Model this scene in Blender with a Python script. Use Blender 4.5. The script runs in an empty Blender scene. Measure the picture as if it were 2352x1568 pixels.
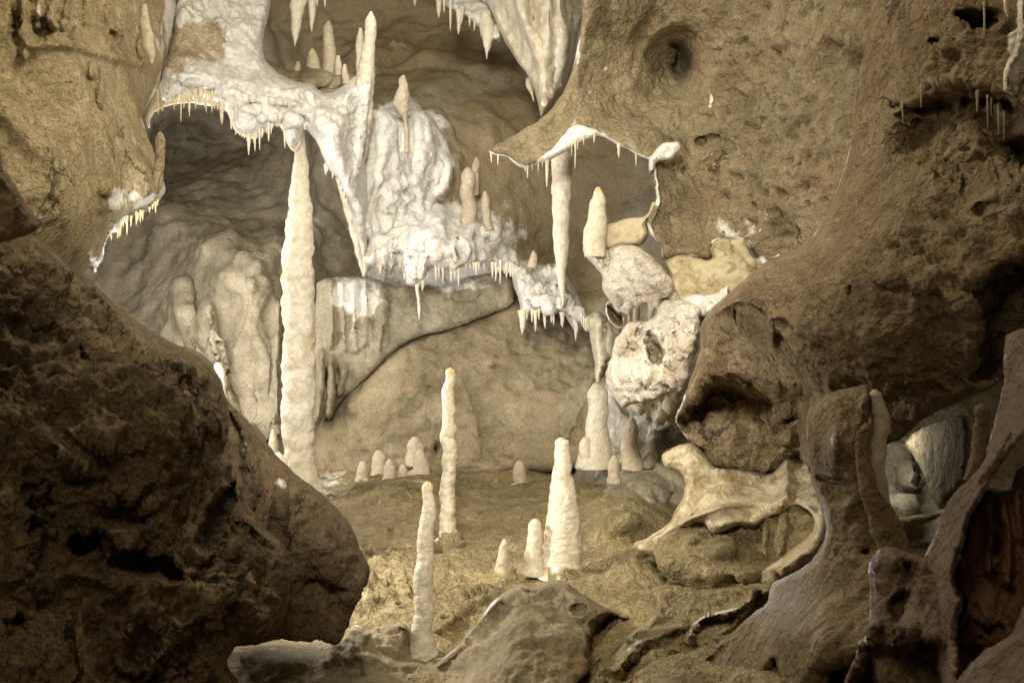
import bpy, math, random
import numpy as np
random.seed(7)
# ------------------------------------------------------------------ scene, camera
sc = bpy.context.scene
COL = sc.collection
W, H = 2352.0, 1568.0
LENS = 50.0
F = W * LENS / 36.0
CAMZ = 1.7
cam_d = bpy.data.cameras.new("camera")
cam_d.lens = LENS
cam_d.sensor_width = 36.0
cam_d.clip_end = 200.0
cam_d.dof.use_dof = True
cam_d.dof.focus_distance = 6.6
cam_d.dof.aperture_fstop = 6.0
cam = bpy.data.objects.new("camera", cam_d)
COL.objects.link(cam)
cam.location = (0, 0, CAMZ)
cam.rotation_euler = (math.radians(90), 0, 0)
sc.camera = cam

def wx(px, Y): return (px - W / 2) / F * Y
def wz(py, Y): return CAMZ - (py - H / 2) / F * Y
def P(px, py, Y): return (wx(px, Y), Y, wz(py, Y))

# photo-tile readings -> one picture frame (2352 wide)
def T1(l): return [(x * .5003, y * .5003) for x, y in l]
def T3(l): return [(1493 + x * .5003, y * .5003) for x, y in l]
def T4(l): return [(x * .5, 784.4 + y * .5) for x, y in l]
def T5(l): return [(746.5 + x * .5, 784.4 + y * .5) for x, y in l]
def T6(l): return [(1493 + x * .5, 784.4 + y * .5) for x, y in l]
def Z2(l): return [(1300 + x * .3827, 400 + y * .3827) for x, y in l]
def Z5(l): return [(1424 + x * .4143, 918.8 + y * .4143) for x, y in l]
def Z4(l): return [(600 + x * .3401, y * .3401) for x, y in l]

# ------------------------------------------------------------------ noise (numpy)
def _h(ix, iy, iz, s):
    h = (ix.astype(np.uint32) * np.uint32(374761393) + iy.astype(np.uint32) * np.uint32(668265263)
         + iz.astype(np.uint32) * np.uint32(2147483647) + np.uint32((s * 1274126177 + 97) & 0xffffffff))
    h = (h ^ (h >> np.uint32(13))) * np.uint32(1274126177)
    h = (h ^ (h >> np.uint32(15))) * np.uint32(2246822519)
    return h ^ (h >> np.uint32(16))

_G = np.array([[1,1,0],[-1,1,0],[1,-1,0],[-1,-1,0],[1,0,1],[-1,0,1],[1,0,-1],[-1,0,-1],
               [0,1,1],[0,-1,1],[0,1,-1],[0,-1,-1],[1,1,0],[-1,1,0],[0,-1,1],[0,-1,-1]], dtype=np.float32)

def perlin(p, seed=0):
    p = p.astype(np.float32)
    i = np.floor(p).astype(np.int64)
    f = p - i
    u = f * f * f * (f * (f * 6 - 15) + 10)
    r = {}
    for dx in (0, 1):
        for dy in (0, 1):
            for dz in (0, 1):
                g = _G[_h(i[:, 0] + dx, i[:, 1] + dy, i[:, 2] + dz, seed) & np.uint32(15)]
                r[dx, dy, dz] = g[:, 0] * (f[:, 0] - dx) + g[:, 1] * (f[:, 1] - dy) + g[:, 2] * (f[:, 2] - dz)
    a = [[r[0, y, z] + u[:, 0] * (r[1, y, z] - r[0, y, z]) for z in (0, 1)] for y in (0, 1)]
    b = [a[0][z] + u[:, 1] * (a[1][z] - a[0][z]) for z in (0, 1)]
    return b[0] + u[:, 2] * (b[1] - b[0])

def fbm(p, o=4, seed=0, gain=.5, mode=None):
    t = 0; a = 1.0
    for k in range(o):
        n = perlin(p * (2.03 ** k) + 11.7 * k, seed + k)
        if mode == 'ridge': n = .5 - 2 * np.abs(n)
        elif mode == 'billow': n = 2 * np.abs(n) - .4
        t = t + a * n
        a *= gain
    return t

def worley(p, seed=0):
    p = p.astype(np.float32)
    i = np.floor(p).astype(np.int64); f = p - i
    F1 = np.full(len(p), 9., np.float32)
    for dx in (-1, 0, 1):
        for dy in (-1, 0, 1):
            for dz in (-1, 0, 1):
                a = (i[:, 0] + dx, i[:, 1] + dy, i[:, 2] + dz)
                d = 0
                for k, dd in enumerate((dx, dy, dz)):
                    j = (_h(*a, seed + 31 * k) & np.uint32(1023)).astype(np.float32) / 1023.
                    d = d + (dd + j - f[:, k]) ** 2
                F1 = np.minimum(F1, d)
    return np.sqrt(F1)

def sstep(a, b, x):
    t = np.clip((x - a) / (b - a), 0, 1)
    return t * t * (3 - 2 * t)

# ------------------------------------------------------------------ 2-D helpers for outlines
def chaikin(pts, n, closed=True):
    pts = np.array(pts, float)
    for _ in range(n):
        nx = np.roll(pts, -1, 0)
        q = np.empty((2 * len(pts), 2))
        q[0::2] = pts * .75 + nx * .25
        q[1::2] = pts * .25 + nx * .75
        if not closed:
            q = np.vstack([pts[:1], q[:-2], pts[-1:]])
        pts = q
    return pts

def densify(pts, step, closed=True):
    out = []
    n = len(pts)
    for k in range(n if closed else n - 1):
        a, b = pts[k], pts[(k + 1) % n]
        m = max(1, int(math.hypot(*(b - a)) / step))
        for j in range(m):
            out.append(a + (b - a) * j / m)
    if not closed: out.append(pts[-1])
    return np.array(out)

def inside_grid(poly, xs, ys):
    M = np.zeros((len(ys), len(xs)), bool)
    a = poly; b = np.roll(poly, -1, 0)
    for r, y in enumerate(ys):
        c = (a[:, 1] <= y) != (b[:, 1] <= y)
        if not c.any(): continue
        t = (y - a[c, 1]) / (b[c, 1] - a[c, 1])
        xc = np.sort(a[c, 0] + t * (b[c, 0] - a[c, 0]))
        M[r] = (np.searchsorted(xc, xs) % 2) == 1
    return M

def dist_grid(poly, xs, ys, R, closed=True):
    """distance (capped at R) to a polyline and the nearest point on it"""
    D = np.full((len(ys), len(xs)), float(R)); NX = np.zeros_like(D); NY = np.zeros_like(D)
    s = xs[1] - xs[0]; n = len(poly)
    for k in range(n if closed else n - 1):
        a, b = poly[k], poly[(k + 1) % n]
        i0 = max(0, int((min(a[0], b[0]) - R - xs[0]) / s)); i1 = min(len(xs), int((max(a[0], b[0]) + R - xs[0]) / s) + 2)
        j0 = max(0, int((min(a[1], b[1]) - R - ys[0]) / s)); j1 = min(len(ys), int((max(a[1], b[1]) + R - ys[0]) / s) + 2)
        if i1 <= i0 or j1 <= j0: continue
        X = xs[None, i0:i1]; Y = ys[j0:j1, None]
        d = b - a; L = d @ d
        t = np.clip(((X - a[0]) * d[0] + (Y - a[1]) * d[1]) / L, 0, 1) if L > 1e-9 else np.zeros((j1 - j0, i1 - i0))
        qx = a[0] + t * d[0]; qy = a[1] + t * d[1]
        dd = np.hypot(X - qx, Y - qy)
        w = D[j0:j1, i0:i1]; m = dd < w
        w[m] = dd[m]; NX[j0:j1, i0:i1][m] = qx[m]; NY[j0:j1, i0:i1][m] = qy[m]
    return D, NX, NY

def tps(cps, X, Y):
    c = np.array(cps, float)
    if len(c) == 1: return np.full(X.shape, c[0, 2])
    xy = c[:, :2] / 1000.; n = len(c)
    def k(r2): return np.where(r2 > 1e-12, .5 * r2 * np.log(np.maximum(r2, 1e-12)), 0)
    if n == 2:
        d = xy[1] - xy[0]
        t = ((X / 1000. - xy[0, 0]) * d[0] + (Y / 1000. - xy[0, 1]) * d[1]) / (d @ d)
        return c[0, 2] + t * (c[1, 2] - c[0, 2])
    A = np.zeros((n + 3, n + 3))
    A[:n, :n] = k(((xy[:, None] - xy[None]) ** 2).sum(-1)) + 1e-4 * np.eye(n)
    A[:n, n] = 1; A[:n, n + 1:] = xy; A[n, :n] = 1; A[n + 1:, :n] = xy.T
    w = np.linalg.solve(A, np.r_[c[:, 2], 0, 0, 0])
    o = w[n] + w[n + 1] * X / 1000. + w[n + 2] * Y / 1000.
    for j in range(n):
        o = o + w[j] * k((X / 1000. - xy[j, 0]) ** 2 + (Y / 1000. - xy[j, 1]) ** 2)
    return o

def ellw(X, Y, x, y, rx, ry, rot=0):
    c, s = math.cos(rot), math.sin(rot)
    u = ((X - x) * c + (Y - y) * s) / rx; v = (-(X - x) * s + (Y - y) * c) / ry
    return u * u + v * v

# ------------------------------------------------------------------ objects
def tag(o, label=None, cat=None, group=None, kind=None):
    if label: o['label'] = label
    if cat: o['category'] = cat
    if group: o['group'] = group
    if kind: o['kind'] = kind
    return o

def mesh_obj(name, V, Fc, mat, parent=None, attrs=None, tris=None):
    V = np.asarray(V, np.float32)
    lo, hi = V.min(0), V.max(0)
    org = np.array([(lo[0] + hi[0]) / 2, (lo[1] + hi[1]) / 2, lo[2]], np.float32)
    me = bpy.data.meshes.new(name)
    Fc = np.asarray(Fc, np.int32)
    nt = 0 if tris is None else len(tris)
    me.vertices.add(len(V)); me.vertices.foreach_set('co', (V - org).ravel())
    loops = Fc.ravel()
    if nt: loops = np.r_[loops, np.asarray(tris, np.int32).ravel()]
    me.loops.add(len(loops)); me.loops.foreach_set('vertex_index', loops)
    me.polygons.add(len(Fc) + nt)
    st = np.r_[np.arange(len(Fc)) * 4, len(Fc) * 4 + np.arange(nt) * 3].astype(np.int32)
    me.polygons.foreach_set('loop_start', st)
    me.polygons.foreach_set('use_smooth', np.ones(len(Fc) + nt, bool))
    for k, a in (attrs or {}).items():
        at = me.attributes.new(k, 'FLOAT', 'POINT')
        at.data.foreach_set('value', np.asarray(a, np.float32))
    me.update(calc_edges=True)
    me.validate()
    me.materials.append(mat)
    o = bpy.data.objects.new(name, me)
    COL.objects.link(o)
    o.location = org
    if parent is not None:
        o.parent = parent
        o.location = org - np.array(parent.location, np.float32)
    return o

SEED = [0]
def rock(name, poly, cps, mat, step=4., R=40., T=.15, thick=.4, feats=(), noises=(), masks=(), smooth=1,
         rough=1.5, closed=True, parent=None, label=None, cat=None, group=None, kind=None, edge_noise=.12, pw=2.0, steepfix=True, tints=()):
    """A rock mass: its outline at its own distance, a relief of real depth, a closed back."""
    SEED[0] += 1; seed = SEED[0] * 17
    pl = densify(chaikin(poly, smooth), 5.)
    if rough:
        q = np.c_[pl / 22., np.full(len(pl), seed * .37)]
        j = np.c_[fbm(q, 3, seed), fbm(q + 50, 3, seed + 5)]
        pl = pl + j * rough * 1.6
    x0, y0 = pl.min(0) - 2 * step; x1, y1 = pl.max(0) + 2 * step
    xs = np.arange(x0, x1 + step, step); ys = np.arange(y0, y1 + step, step)
    X, Y = np.meshgrid(xs, ys)
    ins = inside_grid(pl, xs, ys)
    D, NX, NY = dist_grid(pl, xs, ys, R)
    # cells
    cell = ins[:-1, :-1] | ins[1:, :-1] | ins[:-1, 1:] | ins[1:, 1:]
    used = np.zeros_like(ins)
    used[:-1, :-1] |= cell; used[1:, :-1] |= cell; used[:-1, 1:] |= cell; used[1:, 1:] |= cell
    snap = used & ~ins
    ok = snap & (D < R)
    X = np.where(ok, NX, X); Y = np.where(ok, NY, Y)
    d = np.where(ins, D, 0) / R
    e = (1 - (1 - np.clip(d, 0, 1)) ** pw) ** (1 / pw)
    dep = tps(cps, X, Y) + T * (1 - e)
    for ft in feats:
        k = ft[0]
        if k == 'bump':
            _, x, y, rx, ry, h = ft[:6]; rot = ft[6] if len(ft) > 6 else 0
            dep = dep - h * np.exp(-1.2 * ellw(X, Y, x, y, rx, ry, rot))
        elif k == 'dome':
            _, x, y, rx, ry, h = ft[:6]; rot = ft[6] if len(ft) > 6 else 0
            dep = dep - h * np.sqrt(np.clip(1 - ellw(X, Y, x, y, rx, ry, rot), 0, 1))
        elif k == 'ridge':
            _, line, w, h = ft
            ln = densify(chaikin(line, 2, False), 8., False)
            dd, _, _ = dist_grid(ln, xs, ys, w * 2.6, False)
            dep = dep - h * (np.exp(-(dd / w) ** 2) - math.exp(-2.6 ** 2)) * (dd < w * 2.6)
        elif k == 'rec':
            _, pg, h, soft = ft
            pg = densify(chaikin(pg, 1), 6.)
            soft = max(soft, abs(h) * 75)
            q = np.c_[pg / 34., np.full(len(pg), seed * .11)]
            pg = pg + np.c_[fbm(q, 2, seed), fbm(q + 9, 2, seed)] * min(9., soft * .7)
            ii = inside_grid(pg, xs, ys); dd, _, _ = dist_grid(pg, xs, ys, soft)
            sd = np.where(ii, dd, -dd)
            dep = dep + h * sstep(-soft * .35, soft, sd)
    w = np.stack([(X - W / 2) / F * dep, dep, CAMZ - (Y - H / 2) / F * dep], -1)
    if noises:
        gx = np.gradient(w, axis=1); gy = np.gradient(w, axis=0)
        N = np.cross(gx, gy); N /= np.linalg.norm(N, axis=-1, keepdims=True) + 1e-9
        N *= np.where(N[..., 1:2] > 0, -1, 1)
        steep = np.clip((np.abs(N[..., 1]) - .05) * 4.5, .05, 1) if steepfix else np.ones(ins.shape)
        steep = np.minimum(steep, np.minimum(np.roll(steep, 1, 0), np.roll(steep, 1, 1)))
        u = used.ravel()
        p = w.reshape(-1, 3)[u]
        disp = np.zeros(len(p))
        for nz in noises:
            typ, size, amp = nz[:3]
            st = np.array(nz[3]) if len(nz) > 3 and nz[3] is not None else np.ones(3)
            q = p / (size * st) + seed * 3.1
            if typ == 'fbm': v = fbm(q, 4, seed)
            elif typ == 'soft': v = fbm(q, 2, seed, .4)
            elif typ == 'rough': v = fbm(q, 5, seed, .62)
            elif typ == 'ridge': v = fbm(q, 4, seed, .5, 'ridge')
            elif typ == 'billow': v = fbm(q, 4, seed, .5, 'billow')
            elif typ == 'bubble':
                wq = q + .35 * np.c_[perlin(q, seed + 3), perlin(q + 7, seed + 4), perlin(q + 3, seed + 5)]
                f1 = worley(wq, seed); v = np.sqrt(np.clip(1 - f1 * f1, 0, 1)) - .6
            elif typ == 'pit':
                wq = q + .4 * np.c_[perlin(q * 1.7, seed + 3), perlin(q * 1.7 + 7, seed + 4), perlin(q * 1.7 + 3, seed + 5)]
                f1 = worley(wq, seed); v = -sstep(.48, .12, f1)
            elif typ == 'strata':
                v = fbm(q, 3, seed); v = np.abs((v * 3) % 1 - .5) * 2 - .5
            if len(nz) > 4 and nz[4] is not None:
                m = 0
                for el in nz[4]:
                    m = np.maximum(m, np.exp(-1.0 * ellw(X, Y, *el) ** 2).ravel()[u])
                v = v * m
            disp += amp * v
        fade = (edge_noise + (1 - edge_noise) * np.clip(d * 1.5, 0, 1)).ravel()[u] * steep.ravel()[u]
        wn = w.reshape(-1, 3); wn[u] += N.reshape(-1, 3)[u] * (disp * fade)[:, None]
    idx = np.full(ins.shape, -1, np.int64); nU = int(used.sum())
    idx[used] = np.arange(nU)
    V = w[used]
    jj, ii = np.nonzero(cell)
    Fc = np.c_[idx[jj, ii], idx[jj + 1, ii], idx[jj + 1, ii + 1], idx[jj, ii + 1]]
    attrs = {}
    def paint(masks):
        cm = np.zeros(ins.shape)
        for mk in masks:
            if mk[0] == 'all': cm = np.maximum(cm, mk[1])
            elif mk[0] == 'ell':
                cm = np.maximum(cm, mk[5] * np.clip(1.25 - .75 * np.sqrt(ellw(X, Y, *mk[1:5], *(mk[6:7]))), 0, 1))
            elif mk[0] == 'neg':
                cm = np.minimum(cm, 1 - mk[5] * np.clip(1.25 - .75 * np.sqrt(ellw(X, Y, *mk[1:5], *(mk[6:7]))), 0, 1))
            elif mk[0] == 'poly':
                pg = densify(chaikin(mk[1], 1), 6.); s = mk[3]
                i2 = inside_grid(pg, xs, ys); dd, _, _ = dist_grid(pg, xs, ys, s)
                cm = np.maximum(cm, mk[2] * sstep(-s, s, np.where(i2, dd, -dd)))
            elif mk[0] == 'npoly':
                pg = densify(chaikin(mk[1], 1), 6.); s = mk[3]
                i2 = inside_grid(pg, xs, ys); dd, _, _ = dist_grid(pg, xs, ys, s)
                cm = np.minimum(cm, 1 - mk[2] * sstep(-s, s, np.where(i2, dd, -dd)))
            elif mk[0] == 'line':
                ln = densify(chaikin(mk[1], 1, False), 6., False)
                dd, _, _ = dist_grid(ln, xs, ys, mk[3] * 2, False)
                cm = np.maximum(cm, mk[2] * sstep(mk[3] * 2, mk[3] * .4, dd))
            elif mk[0] == 'rim':
                cm = np.maximum(cm, mk[1] * sstep(mk[2], mk[2] * .3, np.where(ins, D, 0)) * (mk[3](X, Y) if len(mk) > 3 else 1))
        return cm
    c = paint(masks)[used]; tn = paint(tints)[used]
    if closed:
        bi = np.arange(nU); free = ~snap[used]
        bi[free] = nU + np.arange(int(free.sum()))
        ee = e[used][free]
        Vb = V[free].copy()
        ctr = V.mean(0); ax = ctr - np.array([0, 0, CAMZ]); ax = ax / ax[1]      # the mass runs back along its own axis
        k = (thick * np.maximum(ee, .02))[:, None]
        Vb = Vb + ax * k - (Vb - ctr) * np.array([1, 0, 1]) * .0 * k
        V = np.r_[V, Vb]; c = np.r_[c, c[free]]; tn = np.r_[tn, tn[free]]
        Fb = bi[Fc][:, ::-1]
        good = np.array([len(set(a)) == 4 for a in Fb.tolist()]) if False else (Fb != Fc[:, ::-1]).any(1)
        Fc = np.r_[Fc, Fb[good]]
    attrs['calcite'] = c
    if tints: attrs['mud'] = tn
    o = mesh_obj(name, V, Fc, mat, parent, attrs)
    return tag(o, label, cat, group, kind)

def crom(pts, n):
    p = np.array(pts, float)
    k = np.r_[0, np.cumsum(np.hypot(*(np.diff(p[:, :2], axis=0).T)) + 1e-6)]
    t = np.linspace(0, k[-1], n)
    # pchip-like: Catmull-Rom on each channel
    m = np.gradient(p, k, axis=0) if len(p) > 2 else np.tile((p[1] - p[0]) / k[1], (2, 1))
    i = np.clip(np.searchsorted(k, t, 'right') - 1, 0, len(k) - 2)
    h = (k[i + 1] - k[i])[:, None]; s = ((t - k[i]) / (k[i + 1] - k[i]))[:, None]
    return ((2 * s**3 - 3 * s**2 + 1) * p[i] + (s**3 - 2 * s**2 + s) * h * m[i]
            + (-2 * s**3 + 3 * s**2) * p[i + 1] + (s**3 - s**2) * h * m[i + 1])

def spike(name, pts, Y, mat, Y1=None, rip=.0, ripsize=.05, bump=.12, bsize=.06, bub=0., bubsize=.02, seg=20, parent=None, depthk=1.0,
          label=None, cat=None, group=None, ring=3.0, calc=1., amber=0):
    """round body of revolution along a bent axis: (x, y, radius) from one end to the other"""
    SEED[0] += 1; seed = SEED[0] * 13
    L = np.hypot(*(np.diff(np.array(pts, float)[:, :2], axis=0).T)).sum()
    n = int(max(6, min(160, L / ring)))
    c = crom(pts, n)
    c[:, 2] = np.maximum(c[:, 2], .25)
    c[:, 0] += fbm(np.c_[c[:, 1] / 46., np.full(n, seed * .7), np.zeros(n)], 2, seed) * np.minimum(c[:, 2] * .3, 5.)
    yy = np.linspace(Y, Y if Y1 is None else Y1, n)
    ax = np.c_[(c[:, 0] - W / 2) / F * yy, yy, CAMZ - (c[:, 1] - H / 2) / F * yy]
    r = c[:, 2] / F * yy
    tg = np.gradient(ax, axis=0); tg /= np.linalg.norm(tg, axis=1, keepdims=True)
    u = np.cross(tg, np.array([0, 1., 0])); u /= np.linalg.norm(u, axis=1, keepdims=True)
    v = np.cross(tg, u); v /= np.linalg.norm(v, axis=1, keepdims=True)
    a = np.linspace(0, 2 * math.pi, seg, endpoint=False)
    dirs = u[:, None] * np.cos(a)[None, :, None] + v[:, None] * np.sin(a)[None, :, None] * depthk
    base = ax[:, None] + dirs * r[:, None, None]
    q = base.reshape(-1, 3)
    rr = np.repeat(r, seg)
    k = bump * fbm(q / bsize + seed, 4, seed)
    if rip:
        z = q / np.array([ripsize * 5, ripsize * 5, ripsize])
        k = k + rip * (fbm(z + seed, 3, seed + 2, .5, 'ridge'))
    if bub:
        f1 = worley(q / bubsize + seed, seed)
        k = k + bub * (np.sqrt(np.clip(1 - f1 * f1, 0, 1)) - .6)
    q = q + dirs.reshape(-1, 3) * (k * rr)[:, None]
    V = np.r_[q, ax[:1], ax[-1:]]
    i = np.arange(n - 1)[:, None] * seg; j = np.arange(seg)[None]; j2 = (j + 1) % seg
    Fc = np.stack([i + j, i + j2, i + seg + j2, i + seg + j], -1).reshape(-1, 4)
    jj = np.arange(seg); jn = (jj + 1) % seg
    t = np.r_[np.c_[jn, jj, np.full(seg, n * seg)], np.c_[(n - 1) * seg + jj, (n - 1) * seg + jn, np.full(seg, n * seg + 1)]]
    at = {'calcite': np.full(len(V), calc)}
    if amber:                                                     # mineral stain at the drip end
        g = np.r_[np.repeat(np.hypot(c[:, 0] - c[0, 0], c[:, 1] - c[0, 1]), seg), 0, 999]
        at['calcite'] = np.clip(g / amber - .35, 0, 1) * .75 + .25; at['mud'] = np.full(len(V), 1.2)
    o = mesh_obj(name, V, Fc, mat, parent, at, t)
    return tag(o, label, cat, group)

def straws(name, items, Y, mat, label, group, w=2.6, cat='stalactite'):
    """a fringe: every straw an object of its own; items = (x, y_top, y_bottom[, half width])"""
    for it in items:
        x, a, b = it[:3]; hw = it[3] if len(it) > 3 else w
        dx = random.uniform(-1.2, 1.2)
        Ys = Y(x) if callable(Y) else Y
        spike(name, [(x, a - 3, hw * 1.5), (x + dx * .2, a + (b - a) * .3, hw), (x + dx * .6, a + (b - a) * .75, hw * .62), (x + dx, b, .5)],
              Ys, mat, seg=8, ring=2.5, bump=.15, bsize=.02, label=label, cat=cat, group=group)

def fringe(line, n, lo, hi):
    """n straws spread along a lip"""
    ln = densify(np.array(line, float), 2., False); out = []
    for k in range(n):
        p = ln[min(len(ln) - 1, int((k + random.uniform(.1, .9)) / n * len(ln)))]
        L = lo + (hi - lo) * random.random() ** 2.2
        out.append((p[0], p[1] - 4, p[1] + L, random.uniform(1.0, 1.9) + L * .07))
    return out

# ------------------------------------------------------------------ materials
def nd(nt, t, **kw):
    n = nt.nodes.new(t)
    for k, v in kw.items():
        if k in n.inputs.keys(): n.inputs[k].default_value = v
        else: setattr(n, k, v)
    return n

def stone(name, dark, mid, light, calc=(.76, .74, .70), calc2=(.60, .54, .43), s1=1.6, s2=9., bump=.6, fine=70., rough=.85, crough=.3,
          pits=0., pitscale=14., sss=0., cbump=.35, spec=.35, rust=None, streak=None, cfine=38., mud=(.27, .19, .105), cracks=0.):
    m = bpy.data.materials.new(name); m.use_nodes = True
    nt = m.node_tree; nt.nodes.clear(); L = nt.links.new
    out = nd(nt, 'ShaderNodeOutputMaterial'); b = nd(nt, 'ShaderNodeBsdfPrincipled')
    L(b.outputs[0], out.inputs[0])
    geo = nd(nt, 'ShaderNodeTexCoord'); co = geo.outputs['Object']
    def noise(scale, det=5., ro=.55, dist=0., vec=None):
        n = nd(nt, 'ShaderNodeTexNoise'); n.inputs['Scale'].default_value = scale; n.inputs['Detail'].default_value = det
        n.inputs['Roughness'].default_value = ro; n.inputs['Distortion'].default_value = dist
        L(vec or co, n.inputs['Vector']); return n.outputs['Fac']
    def ramp(src, a, c):
        r = nd(nt, 'ShaderNodeMapRange', interpolation_type='SMOOTHSTEP'); r.inputs['From Min'].default_value = a; r.inputs['From Max'].default_value = c
        L(src, r.inputs['Value']); return r.outputs[0]
    def mix(f, a, c, blend='MIX'):
        n = nd(nt, 'ShaderNodeMix', data_type='RGBA', blend_type=blend)
        for s, val in ((n.inputs[0], f), (n.inputs[6], a), (n.inputs[7], c)):
            if isinstance(val, (int, float)): s.default_value = val
            elif isinstance(val, tuple): s.default_value = (*val, 1)
            else: L(val, s)
        return n.outputs[2]
    def math_(op, a, c):
        n = nd(nt, 'ShaderNodeMath', operation=op)
        for s, val in zip(n.inputs, (a, c)):
            if isinstance(val, (int, float)): s.default_value = val
            else: L(val, s)
        return n.outputs[0]
    vec = co
    if streak:
        mp = nd(nt, 'ShaderNodeMapping'); mp.inputs['Scale'].default_value = streak; L(co, mp.inputs['Vector']); vec = mp.outputs[0]
    big = noise(s1, 5, .6, .4); med = noise(s2, 6, .62, .2, vec); fin = noise(fine, 4, .6)
    col = mix(ramp(big, .36, .64), dark, mid)
    col = mix(math_('MULTIPLY', ramp(med, .45, .72), .8), col, light)
    col = mix(math_('MULTIPLY', ramp(med, .47, .3), .55), col, tuple(x * .55 for x in dark))
    if rust:
        col = mix(math_('MULTIPLY', ramp(noise(s1 * 1.7, 4, .5, .6, vec), .52, .68), .7), col, rust)
    col = mix(.55, col, mix(ramp(fin, .25, .75), (.45, .45, .45), (1.25, 1.25, 1.25)), 'MULTIPLY')
    ck = None
    if cracks:
        ck = ramp(math_('ABSOLUTE', math_('SUBTRACT', noise(1.5, 9, .62, .5), .5), 0), .011, .001)
        ck = math_('MULTIPLY', ck, ramp(noise(1.1, 2, .5), .48, .6))
        col = mix(math_('MULTIPLY', ck, cracks), col, tuple(x * .3 for x in dark))
    am = nd(nt, 'ShaderNodeAttribute', attribute_name='mud')
    mf = ramp(math_('ADD', am.outputs['Fac'], math_('MULTIPLY', math_('SUBTRACT', noise(3.5, 5, .6, .4), .5), .9)), .35, .7)
    col = mix(mf, col, mix(ramp(fin, .2, .8), tuple(x * .72 for x in mud), tuple(x * 1.2 for x in mud)))
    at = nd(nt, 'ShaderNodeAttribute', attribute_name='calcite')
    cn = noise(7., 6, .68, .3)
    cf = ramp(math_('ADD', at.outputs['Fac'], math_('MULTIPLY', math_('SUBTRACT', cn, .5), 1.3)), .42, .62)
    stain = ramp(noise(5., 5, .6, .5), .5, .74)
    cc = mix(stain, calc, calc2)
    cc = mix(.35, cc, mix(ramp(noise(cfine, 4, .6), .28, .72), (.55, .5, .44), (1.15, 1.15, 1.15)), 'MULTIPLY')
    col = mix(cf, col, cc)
    L(col, b.inputs['Base Color'])
    rg = nd(nt, 'ShaderNodeMix'); L(cf, rg.inputs[0]); rg.inputs[2].default_value = rough; rg.inputs[3].default_value = crough
    L(math_('ADD', rg.outputs[0], math_('MULTIPLY', math_('SUBTRACT', fin, .5), .35)), b.inputs['Roughness'])
    b.inputs['Specular IOR Level'].default_value = spec
    if sss:
        b.inputs['Subsurface Radius'].default_value = (.05, .032, .018); b.inputs['Subsurface Scale'].default_value = .6
        L(math_('MULTIPLY', cf, sss), b.inputs['Subsurface Weight'])
    # fine relief
    h = math_('ADD', math_('MULTIPLY', noise(fine * .42, 6, .68), .9), math_('MULTIPLY', fin, .3))
    h = math_('ADD', h, math_('MULTIPLY', med, .5))
    rd = math_('ABSOLUTE', math_('SUBTRACT', noise(fine * .2, 5, .6, .25), .5), 0)
    h = math_('ADD', h, math_('MULTIPLY', ramp(rd, 0, .09), .55))
    if ck: h = math_('SUBTRACT', h, math_('MULTIPLY', ck, 1.2))
    if pits:
        vo = nd(nt, 'ShaderNodeTexVoronoi'); vo.inputs['Scale'].default_value = pitscale; vo.inputs['Randomness'].default_value = 1
        wv = nd(nt, 'ShaderNodeMix', data_type='VECTOR'); wv.inputs[0].default_value = .06; L(co, wv.inputs[4])
        wn = nd(nt, 'ShaderNodeTexNoise'); wn.inputs['Scale'].default_value = pitscale; L(co, wn.inputs['Vector']); L(wn.outputs['Color'], wv.inputs[5])
        L(wv.outputs[1], vo.inputs['Vector'])
        h = math_('ADD', h, math_('MULTIPLY', ramp(vo.outputs['Distance'], .12, .42), pits))
    bp = nd(nt, 'ShaderNodeBump'); bp.inputs['Distance'].default_value = .022
    st = nd(nt, 'ShaderNodeMix'); L(cf, st.inputs[0]); st.inputs[2].default_value = bump; st.inputs[3].default_value = cbump
    L(st.outputs[0], bp.inputs['Strength']); L(h, bp.inputs['Height']); L(bp.outputs[0], b.inputs['Normal'])
    return m

MAT = {}
MAT['back'] = stone('beige flowstone wall', (.26, .22, .15), (.38, .325, .23), (.48, .425, .32), s2=5, bump=.4, rough=.7, mud=(.29, .225, .135))
MAT['mud'] = stone('mud brown wall', (.22, .175, .105), (.30, .245, .15), (.38, .32, .21), s2=4, bump=.32, rough=.9, rust=(.32, .235, .15))
MAT['tan'] = stone('tan limestone', (.38, .295, .16), (.50, .40, .235), (.61, .5, .32), s2=7, bump=.9, rough=.9, pits=.15, pitscale=9, cracks=.8)
MAT['olive'] = stone('olive limestone', (.26, .205, .12), (.335, .27, .165), (.42, .35, .23), s2=6, bump=.75, rough=.92, pits=.5, pitscale=11, rust=(.335, .235, .14), cracks=.8)
MAT['brown'] = stone('brown limestone', (.23, .16, .085), (.32, .235, .135), (.40, .31, .19), s2=8, bump=1., rough=.92, pits=.5, pitscale=13, cracks=.8)
MAT['dark'] = stone('dark mud coated rock', (.18, .125, .065), (.285, .205, .11), (.40, .305, .185), s2=7, bump=1.3, rough=.9, pits=.4, pitscale=9, cracks=.8)
MAT['umber'] = stone('smooth umber rock', (.12, .082, .045), (.175, .122, .068), (.24, .175, .105), s2=6, bump=.7, rough=.85, pits=.2, pitscale=12)
MAT['red'] = stone('red brown flowstone', (.17, .08, .042), (.26, .13, .068), (.31, .19, .115), s2=4, bump=.5, rough=.55, streak=(3, 3, .6))
MAT['purple'] = stone('dull reddish stone', (.15, .095, .058), (.21, .14, .088), (.27, .19, .125), s2=6, bump=.8, rough=.7, crough=.22)
MAT['calcite'] = stone('white calcite', (.36, .28, .17), (.46, .37, .24), (.6, .5, .35), bump=.6, cbump=.45)
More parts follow.
